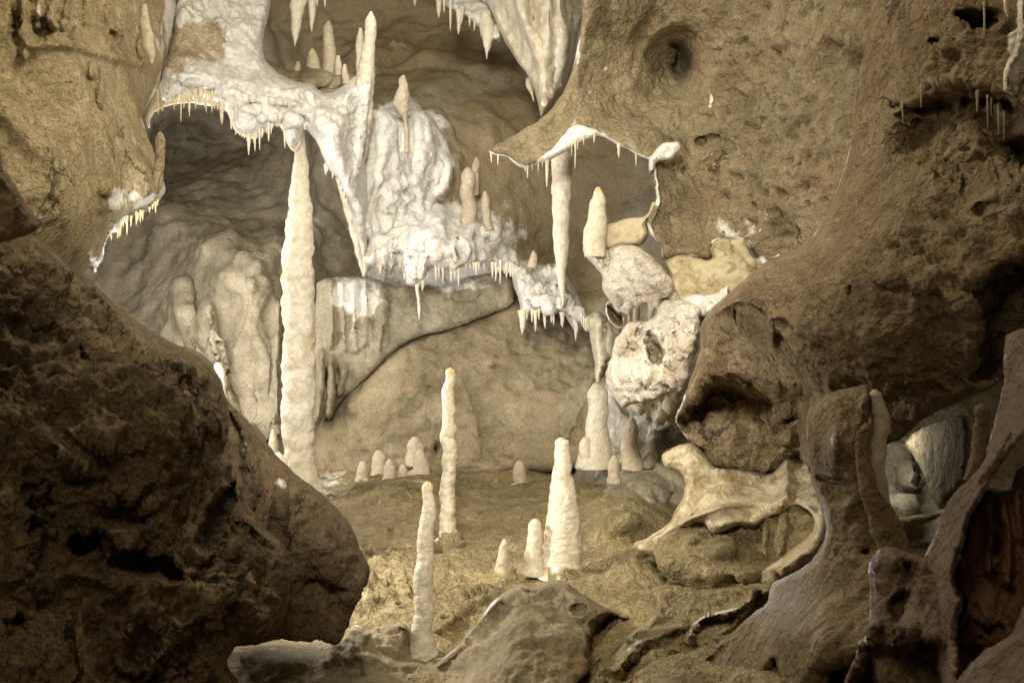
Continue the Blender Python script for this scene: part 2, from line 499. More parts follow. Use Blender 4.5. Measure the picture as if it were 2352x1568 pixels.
MAT['wax'] = stone('waxy calcite', (.5, .42, .3), (.6, .52, .4), (.7, .62, .5), calc=(.72, .655, .53), calc2=(.58, .47, .29), sss=.3, mud=(.76, .61, .36), cbump=.35, crough=.3)
MAT['cream'] = stone('cream calcite', (.4, .3, .16), (.5, .4, .24), (.6, .5, .33), calc=(.64, .56, .40), calc2=(.52, .43, .27), sss=.1, cbump=.45, crough=.5, mud=(.37, .29, .155))
MAT['gold'] = stone('golden calcite', (.4, .28, .12), (.5, .36, .17), (.6, .45, .23), calc=(.72, .56, .32), calc2=(.62, .43, .2), sss=.3, cbump=.3, crough=.35)
MAT['buff'] = stone('buff stalagmite stone', (.3, .22, .13), (.42, .33, .21), (.5, .42, .3), calc=(.58, .50, .37), calc2=(.45, .36, .23), cbump=.5, crough=.7)
MAT['floor'] = stone('cave floor mud', (.28, .215, .105), (.39, .305, .16), (.49, .40, .24), s1=1.2, s2=6, bump=1., rough=.85, rust=(.44, .34, .16))
MAT['shell'] = stone('dry fibrous calcite', (.40, .31, .21), (.56, .47, .36), (.68, .6, .49), calc=(.78, .71, .61), calc2=(.55, .44, .31), bump=.9, cbump=.8, crough=.75)
MAT['sheet'] = stone('yellow translucent sheet', (.4, .31, .16), (.5, .4, .21), (.56, .46, .28), calc=(.58, .50, .34), calc2=(.46, .37, .21), cbump=.3, crough=.6, sss=.2)
# ================================================================== THE SETTING
# chamber back wall: far hollow behind the bridge on the left, calcite wall in the middle, dark recess on top
rock('cave_back_wall', [(-500, -500), (2900, -500), (2900, 1180), (-500, 1180)],
     [(-400, -400, 11.5), (-400, 600, 11), (-300, 1150, 10), (250, 300, 12.2), (450, 300, 12.4), (640, 330, 11.8), (450, 560, 11.3), (620, 620, 10.8),
      (400, 800, 10.6), (600, 900, 10.1), (500, 1100, 9.7), (780, 560, 11.2), (760, 800, 10.6), (860, 350, 9.5), (950, 300, 9.55), (1000, 480, 9.5), (1100, 640, 9.6),
      (1150, 350, 9.8), (1300, 500, 9.9), (1450, 450, 9.8), (1350, 800, 9.9), (800, 100, 11.2), (1000, 100, 11.0), (1200, 120, 10.6), (700, -300, 9.5), (1100, -300, 9.0),
      (1600, 600, 9.6), (1700, 1000, 9.6), (2000, 500, 9.5), (2300, 0, 9.5), (2700, 600, 9.5), (1100, 1150, 10.0), (2600, 1150, 9.5)],
     MAT['back'], step=4.5, R=30, T=0, smooth=0, rough=0, closed=False, edge_noise=1,
     feats=[('bump', 545, 640, 150, 120, .35), ('bump', 600, 640, 70, 75, .3), ('bump', 540, 630, 60, 60, .2), ('bump', 590, 800, 105, 140, .45), ('bump', 440, 800, 90, 170, .3),
            ('bump', 480, 560, 160, 90, .25), ('bump', 700, 620, 60, 110, .3), ('bump', 640, 560, 70, 50, .25), ('ridge', [(420, 660), (430, 760), (470, 860), (520, 1000)], 16, .22),
            ('ridge', [(480, 700), (500, 830), (560, 960), (610, 1040)], 14, .2), ('ridge', [(640, 700), (640, 900), (630, 1000)], 12, .15), ('rec', [(515, 850), (560, 905), (575, 960), (545, 975), (525, 910)], .5, 10),
            ('ridge', [(350, 470), (420, 540), (520, 560)], 40, .2), ('rec', [(345, 260), (560, 280), (660, 330), (600, 370), (430, 400), (350, 450)], .5, 60),
            ('bump', 900, 340, 40, 80, .18), ('bump', 945, 370, 26, 80, .12), ('bump', 985, 320, 30, 60, .16), ('bump', 1005, 345, 26, 50, .1), ('bump', 880, 430, 60, 50, .16), ('bump', 970, 440, 60, 36, .12),
            ('bump', 1120, 290, 90, 60, .1), ('bump', 1190, 290, 40, 50, .07), ('ridge', [(1090, 250), (1120, 260), (1140, 340)], 14, .06),
            ('ridge', [(640, 60), (800, 110), (1000, 60), (1120, 60)], 30, .12), ('ridge', [(860, 150), (1000, 130), (1150, 180)], 24, .1), ('ridge', [(900, 90), (1030, 150), (1200, 170)], 20, .1)],
     noises=[('fbm', .7, .10), ('fbm', .13, .045, (2.4, 1, .55), [(500, 430, 230, 170)]), ('fbm', .17, .07, (1, 1, 4), [(540, 830, 250, 200)]), ('fbm', .25, .07, (1, 1, 1), [(620, 600, 200, 110)]),
             ('rough', .12, .010), ('soft', .13, .09, (1, 1, 2.6), [(940, 380, 130, 140)]), ('fbm', .16, .05, (2.2, 1, .8), [(900, 80, 300, 110)])],
     tints=[('ell', 1250, 450, 210, 330, 1.0), ('ell', 1120, 330, 90, 110, .9), ('ell', 900, 60, 330, 170, 1.0), ('ell', 1250, 800, 150, 120, .8), ('neg', 900, 385, 150, 150, 1), ('neg', 1010, 580, 150, 80, .9)],
     masks=[('poly', [(820, 262), (900, 252), (960, 240), (1000, 270), (1035, 330), (1050, 385), (1015, 440), (965, 485), (900, 510), (820, 520)], 1.0, 45), ('ell', 870, 560, 60, 90, .9), ('ell', 1010, 560, 190, 100, .95), ('ell', 1130, 600, 60, 50, .7), ('ell', 560, 760, 160, 200, .22), ('ell', 760, 720, 110, 60, .5)],
     label='far wall of the chamber, rippled grey in the hollow, white with calcite beside the bridge', cat='cave wall', kind='structure')

rock('cave_floor', [(-600, 1030), (3000, 1030), (3400, 2100), (-900, 2100)],
     [(-500, 1040, 10.3), (200, 1040, 10.3), (700, 1050, 10.0), (1000, 1080, 9.35), (1300, 1080, 9.0), (1700, 1080, 9.0), (2600, 1040, 10), (-500, 1235, 7.05), (1000, 1235, 7.0), (1500, 1235, 6.7), (2500, 1235, 7),
      (850, 1310, 6.35), (1290, 1315, 6.25), (1700, 1310, 6.1), (950, 1400, 5.75), (1400, 1400, 5.6), (1150, 1400, 5.65), (975, 1510, 5.25), (-500, 1500, 5), (2600, 1500, 5), (1200, 1650, 4.7), (-700, 2050, 3.3), (3000, 2050, 3.3)],
     MAT['floor'], step=4.5, R=30, T=0, smooth=0, rough=0, closed=False, edge_noise=1,
     feats=[('bump', 880, 1125, 90, 45, .35), ('bump', 960, 1090, 60, 30, .25), ('bump', 1430, 1150, 130, 60, .6), ('bump', 1400, 1210, 90, 40, .3), ('bump', 1440, 1190, 40, 26, .2), ('bump', 820, 1215, 60, 14, .1),
            ('bump', 1290, 1322, 80, 16, .12), ('bump', 1155, 1330, 40, 10, .08), ('bump', 1033, 1240, 40, 9, .08),
            ('ridge', [(800, 1245), (880, 1252), (980, 1255)], 9, .14), ('ridge', [(830, 1340), (900, 1330), (960, 1350)], 10, .1), ('ridge', [(1010, 1440), (1060, 1400), (1110, 1370)], 14, .12)],
     noises=[('fbm', .55, .03), ('billow', .3, .06, (1, 1, 1), [(900, 1340, 160, 90), (1560, 1310, 180, 80)]), ('rough', .12, .016), ('ridge', .11, .018, None, [(890, 1330, 140, 80), (1600, 1300, 200, 90)]), ('bubble', .16, .03, None, [(1420, 1170, 130, 80)]), ('pit', .16, .015)],
     masks=[('ell', 880, 1250, 100, 18, .3), ('ell', 1000, 1120, 300, 45, .3), ('ell', 1150, 1345, 80, 20, .38), ('ell', 1290, 1320, 70, 18, .36), ('ell', 750, 1110, 80, 50, .5), ('ell', 1420, 1140, 130, 60, .3)],
     steepfix=False, label='mud brown chamber floor with rubble between the stalagmites', cat='cave floor', kind='structure')

# upper mud wall of the dark recess, standing a little before the back wall
# ------------------------------------------------------------------ left wall
rock('cave_left_wall', [(-500, -400), (425, -400), (412, -40), (400, 60), (385, 120), (372, 170), (357, 215), (334, 248), (323, 268), (330, 285), (340, 315), (349, 336), (362, 372), (366, 398), (378, 420), (381, 438), (368, 462), (342, 484),
      (318, 494), (296, 498), (287, 506), (276, 530), (262, 534), (255, 535), (238, 568), (240, 590), (226, 612), (220, 628), (208, 622), (200, 612), (180, 640), (120, 760), (-100, 900), (-500, 900)],
     [(-450, -350, 5.2), (-450, 800, 4.8), (0, 0, 6.0), (0, 300, 5.7), (60, 480, 5.6), (200, 100, 6.6), (200, 300, 6.2), (180, 500, 6.0), (350, 60, 7.75), (330, 250, 7.3), (300, 380, 6.7), (370, 430, 6.9), (220, 610, 6.5), (360, -350, 7.7)],
     MAT['tan'], step=4, R=34, T=.35, thick=.9, rough=1.6,
     feats=[('rec', T1([(130, 85), (235, 85), (240, 195), (140, 195)]), .16, 9), ('rec', T1([(40, 60), (75, 30), (75, 180), (45, 185)]), .16, 9), ('rec', T1([(490, 140), (545, 140), (545, 195), (490, 190)]), .08, 8),
            ('ridge', [(52, -20), (50, 60), (58, 98)], 8, .1), ('ridge', [(88, -30), (86, 40), (90, 60)], 10, .12), ('ridge', [(125, -30), (118, 50), (130, 62)], 8, .1), ('ridge', [(160, -30), (150, 50), (150, 64)], 7, .08), ('ridge', [(205, -30), (200, 50)], 10, .08),
            ('ridge', [(250, -20), (245, 60), (250, 110)], 9, .07), ('dome', 174, 78, 11, 24, .12), ('dome', 52, 125, 9, 18, .1), ('dome', 213, 160, 13, 24, .14), ('dome', 235, 200, 10, 55, .1), ('dome', 331, 100, 16, 50, .12),
            ('ridge', [(60, 105), (160, 100), (250, 130), (330, 150)], 12, .1), ('ridge', [(170, 160), (260, 250), (250, 330), (340, 390)], 45, .09), ('ridge', [(0, 250), (100, 330), (150, 440), (150, 560)], 40, .1),
            ('dome', 250, 430, 22, 24, .08), ('rec', [(222, 500), (250, 470), (262, 500), (238, 560), (224, 570)], .08, 12)],
     noises=[('fbm', .45, .06), ('bubble', .11, .022, (1.4, 1, .8)), ('rough', .09, .016), ('pit', .09, .02, (1.5, 1, 1), [(140, 350, 160, 200)]), ('ridge', .13, .02, (1, 1, 3), [(150, 20, 240, 90)])],
     masks=[('ell', 285, 450, 55, 34, .62, .2), ('ell', 335, 462, 55, 13, .72, -.5), ('line', [(285, 505), (262, 530), (240, 570), (222, 620)], .75, 7), ('ell', 213, 595, 14, 30, .6), ('line', [(368, 170), (350, 230), (325, 268), (332, 290)], .62, 5),
            ('line', [(380, 420), (378, 440), (350, 480)], .8, 6), ('ell', 100, 30, 160, 60, .33), ('ell', 260, 60, 80, 90, .3), ('ell', 400, 60, 50, 130, .62)],
     label='tan limestone wall on the left with niches near the top and a white lower rim', cat='cave wall', kind='structure')

# ------------------------------------------------------------------ right wall with the bright lip
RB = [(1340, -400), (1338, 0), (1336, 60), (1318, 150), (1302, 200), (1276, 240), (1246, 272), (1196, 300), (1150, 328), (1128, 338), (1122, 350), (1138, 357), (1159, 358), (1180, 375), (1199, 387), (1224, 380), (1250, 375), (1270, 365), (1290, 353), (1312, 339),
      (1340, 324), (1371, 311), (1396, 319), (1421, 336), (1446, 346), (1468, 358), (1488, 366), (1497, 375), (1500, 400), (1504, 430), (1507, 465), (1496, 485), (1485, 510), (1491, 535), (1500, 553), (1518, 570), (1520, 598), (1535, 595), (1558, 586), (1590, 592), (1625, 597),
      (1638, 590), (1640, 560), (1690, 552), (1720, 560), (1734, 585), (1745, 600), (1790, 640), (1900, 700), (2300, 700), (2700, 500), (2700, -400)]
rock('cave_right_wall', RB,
     [(1340, -350, 7.2), (1340, 0, 7.25), (1250, 270, 7.1), (1128, 345, 7.0), (1200, 384, 6.95), (1300, 320, 7.0), (1370, 308, 7.0), (1500, 370, 6.9), (1500, 540, 6.85), (1400, 150, 7.45), (1420, 250, 7.35), (1540, 300, 7.3), (1600, 420, 7.1), (1600, 60, 7.4), (1750, 150, 7.0), (1700, 400, 6.8),
      (1750, 560, 6.6), (1900, 100, 6.5), (1900, 400, 6.3), (2400, 300, 5.9), (2500, -300, 5.9)],
     MAT['olive'], step=4, R=16, T=.10, thick=.28, rough=1.4,
     feats=[('rec', [(1450, 160), (1490, 80), (1550, 52), (1605, 70), (1622, 150), (1595, 215), (1530, 235), (1470, 215)], .26, 75), ('rec', [(1530, 105), (1562, 88), (1602, 148), (1582, 190), (1548, 195)], .28, 34),
            ('ridge', [(1460, 190), (1490, 90), (1550, 55)], 18, .07), ('dome', 1640, 375, 12, 22, .08), ('ridge', [(1605, 325), (1650, 318), (1698, 340)], 7, -.06), ('dome', 1660, 550, 9, 26, .05),
            ('rec', [(1510, 480), (1600, 470), (1620, 590), (1530, 590)], .06, 30)],
     noises=[('fbm', .55, .06), ('rough', .09, .013), ('pit', .15, .06, (1.3, 1, .8), [(1760, 300, 170, 260), (1880, 100, 140, 220)]), ('pit', .07, .032, None, [(1740, 300, 230, 330)]), ('billow', .16, .03, None, [(1800, 250, 160, 260)])],
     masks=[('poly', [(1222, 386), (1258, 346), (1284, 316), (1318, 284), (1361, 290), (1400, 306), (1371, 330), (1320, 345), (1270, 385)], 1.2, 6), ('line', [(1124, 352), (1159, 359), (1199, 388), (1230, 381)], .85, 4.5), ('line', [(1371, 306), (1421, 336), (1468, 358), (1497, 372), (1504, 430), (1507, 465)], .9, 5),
            ('line', [(1485, 515), (1500, 553), (1518, 575), (1520, 600)], .85, 5), ('line', [(1525, 597), (1558, 586), (1600, 592)], .8, 4), ('ell', 1395, 155, 24, 8, .5, -.85), ('ell', 1362, 205, 20, 5, .6, -.85), ('ell', 1636, 235, 5, 20, .9), ('ell', 1322, 270, 10, 30, .5, .5), ('ell', 1690, 520, 70, 55, .42),  # thin streaks and broad patch: lamp light painted in as calcite
            ('line', [(1753, 480), (1758, 500), (1742, 540)], .6, 2.2), ('line', [(1640, 556), (1690, 552), (1725, 562)], .9, 6), ('rim', .55, 22, lambda X, Y: sstep(60, 0, Y - 130) * sstep(1345, 1325, X) * (Y > 20))],  # rim: light caught by white crystals beside the drapery, painted in
     label='olive limestone wall right of centre with a dark hole and a bright white lower lip', cat='cave wall', kind='structure')

# ================================================================== MIDDLE: ledge and sloping boulder under it
rock('flowstone_ledge', [(722, 655), (745, 640), (800, 636), (862, 640), (895, 652), (905, 660), (950, 655), (985, 668), (1010, 662), (1060, 640), (1120, 625), (1178, 630), (1184, 690), (1168, 706), (1100, 730), (1040, 756), (960, 772), (905, 800), (855, 856), (800, 905), (772, 935), (762, 962), (748, 965), (742, 900), (730, 970), (715, 970)],
     [(730, 650, 9.75), (730, 950, 9.6), (900, 660, 9.6), (870, 800, 9.5), (1000, 700, 9.47), (1170, 640, 9.52), (1170, 690, 9.5)], MAT['back'], step=4, R=22, T=.05, thick=.3, rough=1.2,
     feats=[('ridge', [(760, 650), (765, 720), (760, 790)], 9, .06), ('ridge', [(785, 650), (788, 720), (790, 800)], 8, .06), ('ridge', [(812, 650), (812, 720), (815, 800)], 9, .06), ('ridge', [(840, 650), (842, 720), (835, 790)], 8, .05), ('ridge', [(880, 660), (882, 720), (872, 800)], 7, .06),
            ('ridge', [(760, 830), (764, 880), (758, 950)], 9, .16), ('ridge', [(790, 850), (780, 900)], 8, .1), ('ridge', [(740, 820), (735, 960)], 9, .14), ('ridge', [(1030, 690), (1090, 700), (1108, 670)], 5, -.03)],
     noises=[('fbm', .5, .05), ('billow', .15, .03, (1, 1, 3), [(810, 740, 90, 130)]), ('rough', .08, .013)],
     masks=[('ell', 815, 690, 75, 60, .75), ('ell', 820, 740, 70, 60, .4), ('ell', 1060, 655, 110, 26, .6), ('ell', 760, 900, 30, 60, .35)],
     label='grey flowstone ledge with a fluted curtain, right of the tall column', cat='ledge')
rock('sloping_boulder', [(715, 1010), (740, 965), (772, 932), (800, 900), (850, 858), (905, 803), (960, 772), (1050, 748), (1150, 712), (1185, 690), (1240, 690), (1330, 740), (1372, 770), (1378, 880), (1365, 960), (1350, 1050), (1300, 1085), (1200, 1080), (1100, 1098), (1000, 1096), (900, 1100), (800, 1110), (720, 1120)],
     [(720, 1000, 9.7), (800, 950, 9.5), (900, 850, 9.42), (1050, 780, 9.45), (1200, 700, 9.55), (1330, 760, 9.5), (1370, 950, 8.7), (1200, 1070, 9.0), (1000, 1080, 9.2), (1100, 900, 9.2), (800, 1090, 9.4)], MAT['mud'], step=4, R=30, T=.12, thick=.8, rough=1,
     feats=[('ridge', [(900, 900), (1000, 850), (1150, 830)], 40, .05), ('rec', [(985, 1040), (1005, 1000), (1010, 1050)], .15, 8), ('ridge', [(1060, 880), (1090, 950), (1100, 1040)], 16, .04), ('ridge', [(1300, 1000), (1350, 880), (1400, 820)], 20, .1), ('dome', 1130, 840, 12, 7, .05)],
     noises=[('fbm', .6, .06), ('rough', .1, .016), ('pit', .12, .02), ('bubble', .05, .006, None, [(1280, 850, 110, 130)])],
     masks=[('ell', 1250, 860, 120, 90, .28), ('ell', 1130, 740, 60, 12, .4)],
     label='smooth grey brown boulder sloping under the ledge behind the tall slender stalagmite', cat='boulder')

# ================================================================== white bridge, column, shelf
HB = [(360, 195), (372, 168), (385, 120), (398, 60), (405, -60), (410, -300), (640, -300), (630, -40), (617, 40), (606, 75), (604, 135), (622, 152), (650, 178), (694, 190), (718, 194), (736, 212), (757, 220), (778, 212), (806, 186), (835, 160), (856, 150),
      (858, 200), (851, 244), (844, 314), (836, 384), (844, 419), (846, 466), (840, 500), (845, 560), (838, 600), (826, 560), (815, 515), (800, 477), (788, 445), (781, 421), (769, 403), (748, 386), (741, 356), (727, 325), (713, 309), (699, 292), (686, 320), (673, 342), (657, 323), (650, 302),
      (640, 288), (622, 293), (605, 304), (589, 316), (566, 314), (549, 304), (535, 288), (526, 267), (514, 248), (495, 236), (470, 227), (460, 230), (428, 226), (397, 229), (375, 238), (366, 225)]
bridge = rock('flowstone_bridge', HB,
     [(380, 180, 8.0), (450, 190, 8.15), (600, 240, 8.2), (700, 260, 8.25), (790, 330, 8.4), (840, 300, 8.55), (840, 560, 8.75), (500, 60, 8.5), (600, -250, 9.0), (430, -250, 8.6), (690, 200, 8.5), (850, 170, 8.45), (780, 420, 8.45)],
     MAT['calcite'], step=3, R=30, T=.2, thick=.5, rough=1.2,
     feats=[('ridge', [(560, 250), (640, 262), (690, 282)], 7, .05), ('ridge', [(580, 225), (650, 240), (700, 262)], 6, .05), ('ridge', [(600, 270), (660, 276), (700, 292)], 6, .05), ('ridge', [(855, 170), (848, 260), (835, 340), (820, 400)], 14, .1), ('ridge', [(800, 215), (770, 330), (800, 440)], 22, .08), ('ridge', [(700, 200), (750, 280), (790, 400), (835, 520)], 24, .12),
            ('ridge', [(400, 170), (480, 170), (560, 215), (640, 200), (700, 205)], 26, .12), ('dome', 470, 175, 60, 30, .1), ('rec', [(650, 240), (672, 246), (664, 254), (645, 252)], .06, 5), ('rec', [(675, 262), (690, 262), (720, 285), (700, 282)], .05, 5),
            ('rec', [(700, 296), (715, 312), (742, 360), (744, 392), (728, 372), (708, 330)], .25, 6), ('ridge', [(420, 30), (500, 80), (590, 140)], 40, .08), ('dome', 700, 176, 11, 16, .08)],
     noises=[('fbm', .35, .05), ('rough', .09, .022), ('bubble', .06, .016), ('ridge', .14, .02, (2, 1, .6), [(650, 250, 110, 60)])],
     masks=[('all', .95), ('neg', 455, 95, 75, 55, .9), ('neg', 440, 20, 50, 60, .45), ('neg', 405, 110, 28, 60, .9), ('ell', 490, 130, 40, 25, .55), ('neg', 835, 330, 7, 130, .4)],
     label='white calcite bridge arching over the dark hollow, upper left of the tall column', cat='flowstone')
rock('curtain', [(362, 205), (400, 196), (470, 200), (505, 245), (470, 243), (440, 236), (400, 240), (372, 250), (348, 262), (342, 305), (334, 268), (342, 245)], [(370, 220, 8.45), (480, 220, 8.5), (340, 300, 8.3)], MAT['wax'], step=3, R=8, T=.04, thick=.08, masks=[('all', 1)], noises=[('ridge', .1, .02, (1, 1, 3))], parent=bridge)
rock('curtain', [(526, 262), (560, 280), (610, 280), (640, 280), (622, 296), (605, 306), (589, 320), (566, 318), (549, 308), (533, 292)], [(540, 280, 8.35), (620, 290, 8.4)], MAT['wax'], step=3, R=8, T=.04, thick=.08, masks=[('all', 1)], noises=[('ridge', .1, .02, (1, 1, 3))], parent=bridge)
rock('curtain', [(648, 288), (690, 284), (700, 300), (686, 350), (670, 348), (657, 326)], [(650, 300, 8.4), (690, 320, 8.4)], MAT['wax'], step=3, R=8, T=.05, thick=.1, masks=[('all', 1)], noises=[('ridge', .1, .02, (1, 1, 3))], parent=bridge)
rock('curtain', [(768, 398), (800, 420), (838, 500), (846, 590), (838, 650), (822, 600), (806, 540), (790, 480), (778, 440)], [(780, 430, 8.9), (830, 600, 9.1)], MAT['wax'], step=3, R=10, T=.1, thick=.15, masks=[('all', .9)], noises=[('ridge', .12, .03, (1, 1, 3))], parent=bridge)
rock('basin_shelf', [(596, 150), (606, 136), (640, 150), (655, 160), (680, 163), (700, 150), (740, 158), (790, 165), (812, 168), (840, 170), (840, 240), (760, 260), (640, 240), (598, 190)], [(610, 150, 8.9), (700, 170, 8.85), (757, 225, 8.6), (830, 180, 8.9)], MAT['mud'], step=3, R=12, T=.15, thick=.4,
     feats=[('ridge', [(735, 205), (757, 214), (790, 200)], 12, -.1), ('dome', 725, 175, 40, 30, .1)], noises=[('fbm', .2, .03), ('rough', .06, .012)], label='brown hollow shelf holding small stalagmites on top of the white bridge', cat='ledge')

spike('cave_column', [(691, 274, 7.5), (691, 284, 8), (690, 325, 11), (689, 350, 14), (690, 400, 18), (690, 450, 23), (690, 500, 28), (685, 600, 34), (686, 650, 35.5), (687, 784, 36), (686, 934, 36), (687, 1040, 35), (691, 1095, 39), (695, 1128, 46), (698, 1155, 54)],
      8.5, MAT['wax'], Y1=8.75, rip=.07, ripsize=.07, bump=.17, bsize=.1, bub=.12, bubsize=.06, seg=64, ring=2.4, label='tall cream white column running from the bridge down to the floor', cat='column')

SH = [(834, 500), (850, 478), (880, 470), (905, 484), (930, 470), (950, 478), (972, 484), (1000, 462), (1020, 470), (1040, 490), (1062, 486), (1090, 486), (1115, 505), (1138, 505), (1148, 530), (1165, 560), (1190, 590), (1200, 615), (1185, 640), (1175, 630), (1140, 617), (1110, 611), (1080, 611), (1060, 614), (1040, 624), (1010, 618), (990, 612),
      (979, 634), (971, 650), (958, 656), (938, 658), (930, 636), (915, 606), (899, 616), (884, 612), (874, 628), (859, 611), (838, 632), (828, 604), (838, 560)]
rock('flowstone_shelf', SH, [(840, 520, 9.1), (840, 620, 9.0), (950, 500, 9.2), (960, 620, 8.9), (1080, 500, 9.4), (1080, 600, 9.0), (1180, 590, 9.5), (1180, 630, 9.2)], MAT['calcite'], step=2.6, R=22, T=.28, thick=.5, rough=1,
     feats=[('bump', 900, 555, 45, 50, .16), ('bump', 955, 545, 45, 60, .18), ('bump', 1000, 530, 30, 45, .16), ('bump', 1035, 550, 40, 55, .18), ('bump', 1010, 490, 26, 36, .15), ('bump', 1085, 545, 50, 45, .15), ('bump', 1115, 575, 40, 35, .12), ('dome', 1005, 590, 30, 40, .1), ('bump', 1080, 520, 26, 40, .14), ('bump', 855, 580, 22, 55, .14),
            ('ridge', [(885, 570), (884, 612)], 8, .08), ('ridge', [(903, 570), (900, 615)], 7, .1), ('ridge', [(940, 590), (950, 650)], 10, .08), ('ridge', [(975, 590), (971, 640)], 7, .1), ('ridge', [(1045, 570), (1048, 640)], 9, .1), ('ridge', [(925, 600), (935, 650)], 8, .08), ('dome', 1125, 525, 18, 30, .1),
            ('rec', [(905, 545), (910, 548), (907, 590), (903, 585)], .1, 5), ('rec', [(1045, 545), (1062, 540), (1064, 560), (1050, 566)], .1, 8), ('rec', [(1115, 545), (1128, 540), (1130, 560), (1115, 562)], .1, 8)],
     noises=[('soft', .12, .06, (1, 1, 1.3)), ('soft', .24, .09), ('soft', .06, .03, (1, 1, 3.2), [(980, 610, 190, 60)]), ('bubble', .06, .007, (1, 1, 1.5)), ('rough', .05, .005)],
     masks=[('all', .95), ('neg', 905, 480, 40, 18, .6), ('ell', 1190, 600, 3, 3, 0)], label='bulbous white calcite shelf in the centre with icicle stalactites along its edge', cat='flowstone')
SH2 = [(1180, 612), (1200, 596), (1225, 600), (1250, 610), (1280, 605), (1300, 620), (1318, 660), (1335, 690), (1345, 725), (1350, 738), (1338, 752), (1328, 772), (1318, 760), (1306, 738), (1296, 722), (1285, 722), (1275, 712), (1262, 724), (1250, 718), (1238, 722), (1228, 714), (1214, 726), (1205, 745), (1196, 730), (1192, 690), (1180, 660), (1176, 636)]
rock('dripping_flowstone', SH2, [(1185, 620, 9.3), (1200, 720, 8.95), (1260, 620, 9.3), (1270, 710, 8.9), (1330, 740, 8.9)], MAT['calcite'], step=2.6, R=18, T=.24, thick=.45, rough=1,
     feats=[('dome', 1205, 650, 24, 50, .1), ('dome', 1235, 670, 26, 40, .1), ('dome', 1268, 690, 24, 36, .1), ('dome', 1300, 690, 22, 40, .1), ('dome', 1328, 735, 18, 36, .1), ('dome', 1285, 650, 20, 30, .08)],
     noises=[('soft', .08, .05, (1, 1, 1.5)), ('soft', .045, .02, (1, 1, 2.2)), ('bubble', .05, .01, (1, 1, 1.5)), ('fbm', .2, .03)], masks=[('all', .8), ('neg', 1215, 610, 60, 16, .5), ('neg', 1300, 640, 20, 40, .5)], label='white knobbly dripstone mass below the long hanging stalactite', cat='flowstone')

rock('calcite_apron', [(836, 258), (872, 248), (905, 262), (928, 274), (950, 252), (978, 254), (1004, 282), (1022, 328), (1042, 366), (1050, 400), (1028, 428), (1008, 462), (1040, 480), (1060, 500), (1000, 540), (900, 545), (834, 560), (822, 500), (832, 420), (838, 330)],
     [(838, 270, 8.68), (838, 500, 8.82), (930, 300, 9.2), (930, 480, 9.15), (1040, 380, 9.45), (1030, 500, 9.35)], MAT['calcite'], step=2.8, R=30, T=.2, thick=.3, rough=3,
     feats=[('bump', 890, 345, 22, 80, .1), ('bump', 925, 370, 16, 80, .09), ('bump', 960, 340, 18, 70, .1), ('bump', 985, 330, 20, 50, .1), ('bump', 1005, 370, 24, 40, .08), ('bump', 960, 420, 70, 18, .07), ('bump', 930, 455, 70, 18, .07), ('bump', 870, 420, 36, 50, .09), ('rec', [(905, 265), (925, 285), (928, 330), (918, 380), (912, 330)], .05, 10)],
     noises=[('soft', .13, .05, (1, 1, 2.4)), ('soft', .07, .03, (1.6, 1, .8), [(960, 430, 110, 60)]), ('rough', .05, .006)], masks=[('all', .9), ('neg', 1035, 330, 26, 60, .5), ('neg', 880, 490, 40, 10, .5), ('neg', 918, 300, 12, 30, .4)],
     label='broad white calcite sheet on the wall between the bridge and the bulbous shelf', cat='flowstone')

# ================================================================== icicles and straws
random.seed(3)
straws('stalactite', [(363, 200, 264, 4), (374, 190, 256, 8.5), (381, 176, 206, 7), (400, 200, 252, 3), (416, 195, 281, 2), (423, 215, 249, 2.6), (434, 185, 268, 4), (432, 172, 190, 4), (450, 205, 250, 3), (460, 185, 240, 6), (474, 212, 259, 2), (481, 215, 243, 2.4), (487, 212, 258, 2.4), (509, 235, 287, 5)]
       + fringe([(385, 232), (428, 226), (460, 230), (514, 246)], 20, 3, 14), 8.05, MAT['cream'], 'cream icicle stalactites fringing the left part of the white bridge', 'cream icicles under the left end of the bridge')
straws('stalactite', [(534, 255, 292, 2), (541, 250, 310, 2.4), (550, 262, 313, 2.2), (572, 275, 357, 5), (586, 290, 348, 2.8), (596, 295, 345, 2.2), (581, 290, 328, 2), (617, 285, 326, 3), (623, 288, 308, 2), (602, 298, 318, 2), (654, 300, 341, 2.4), (562, 285, 320, 1.8), (748, 380, 403, 3), (700, 288, 300, 2), (543, 288, 308, 1.8)]
       + fringe([(530, 285), (566, 314), (589, 316), (622, 293), (640, 288)], 14, 3, 12) + fringe([(748, 386), (781, 421), (800, 477)], 6, 3, 10), 8.12, MAT['wax'], 'thin white straw stalactites under the middle of the white bridge', 'straws under the middle of the bridge')
straws('stalactite', [(960, 640, 668, 8), (971, 620, 669, 6), (874, 595, 630, 5), (885, 590, 618, 4), (899, 590, 617, 6), (1000, 600, 648, 4), (1017, 600, 652, 2.8), (1037, 600, 650, 5), (1045, 600, 640, 7), (1053, 600, 660, 3.5), (838, 600, 633, 4), (1094, 605, 633, 3), (1087, 605, 622, 2), (1100, 605, 622, 2), (1131, 605, 638, 3.5), (1139, 605, 646, 3.2), (1149, 600, 653, 2.8), (1164, 608, 639, 3.4), (1173, 612, 636, 4), (1178, 612, 642, 2.6), (1008, 605, 640, 3)]
       + fringe([(1060, 612), (1110, 611), (1178, 630)], 10, 2, 9) + fringe([(915, 606), (938, 655), (980, 632), (1010, 618), (1050, 624)], 8, 2, 12), 8.92, MAT['wax'], 'short white icicle stalactites along the lower edge of the bulbous shelf', 'icicles along the bulbous shelf')
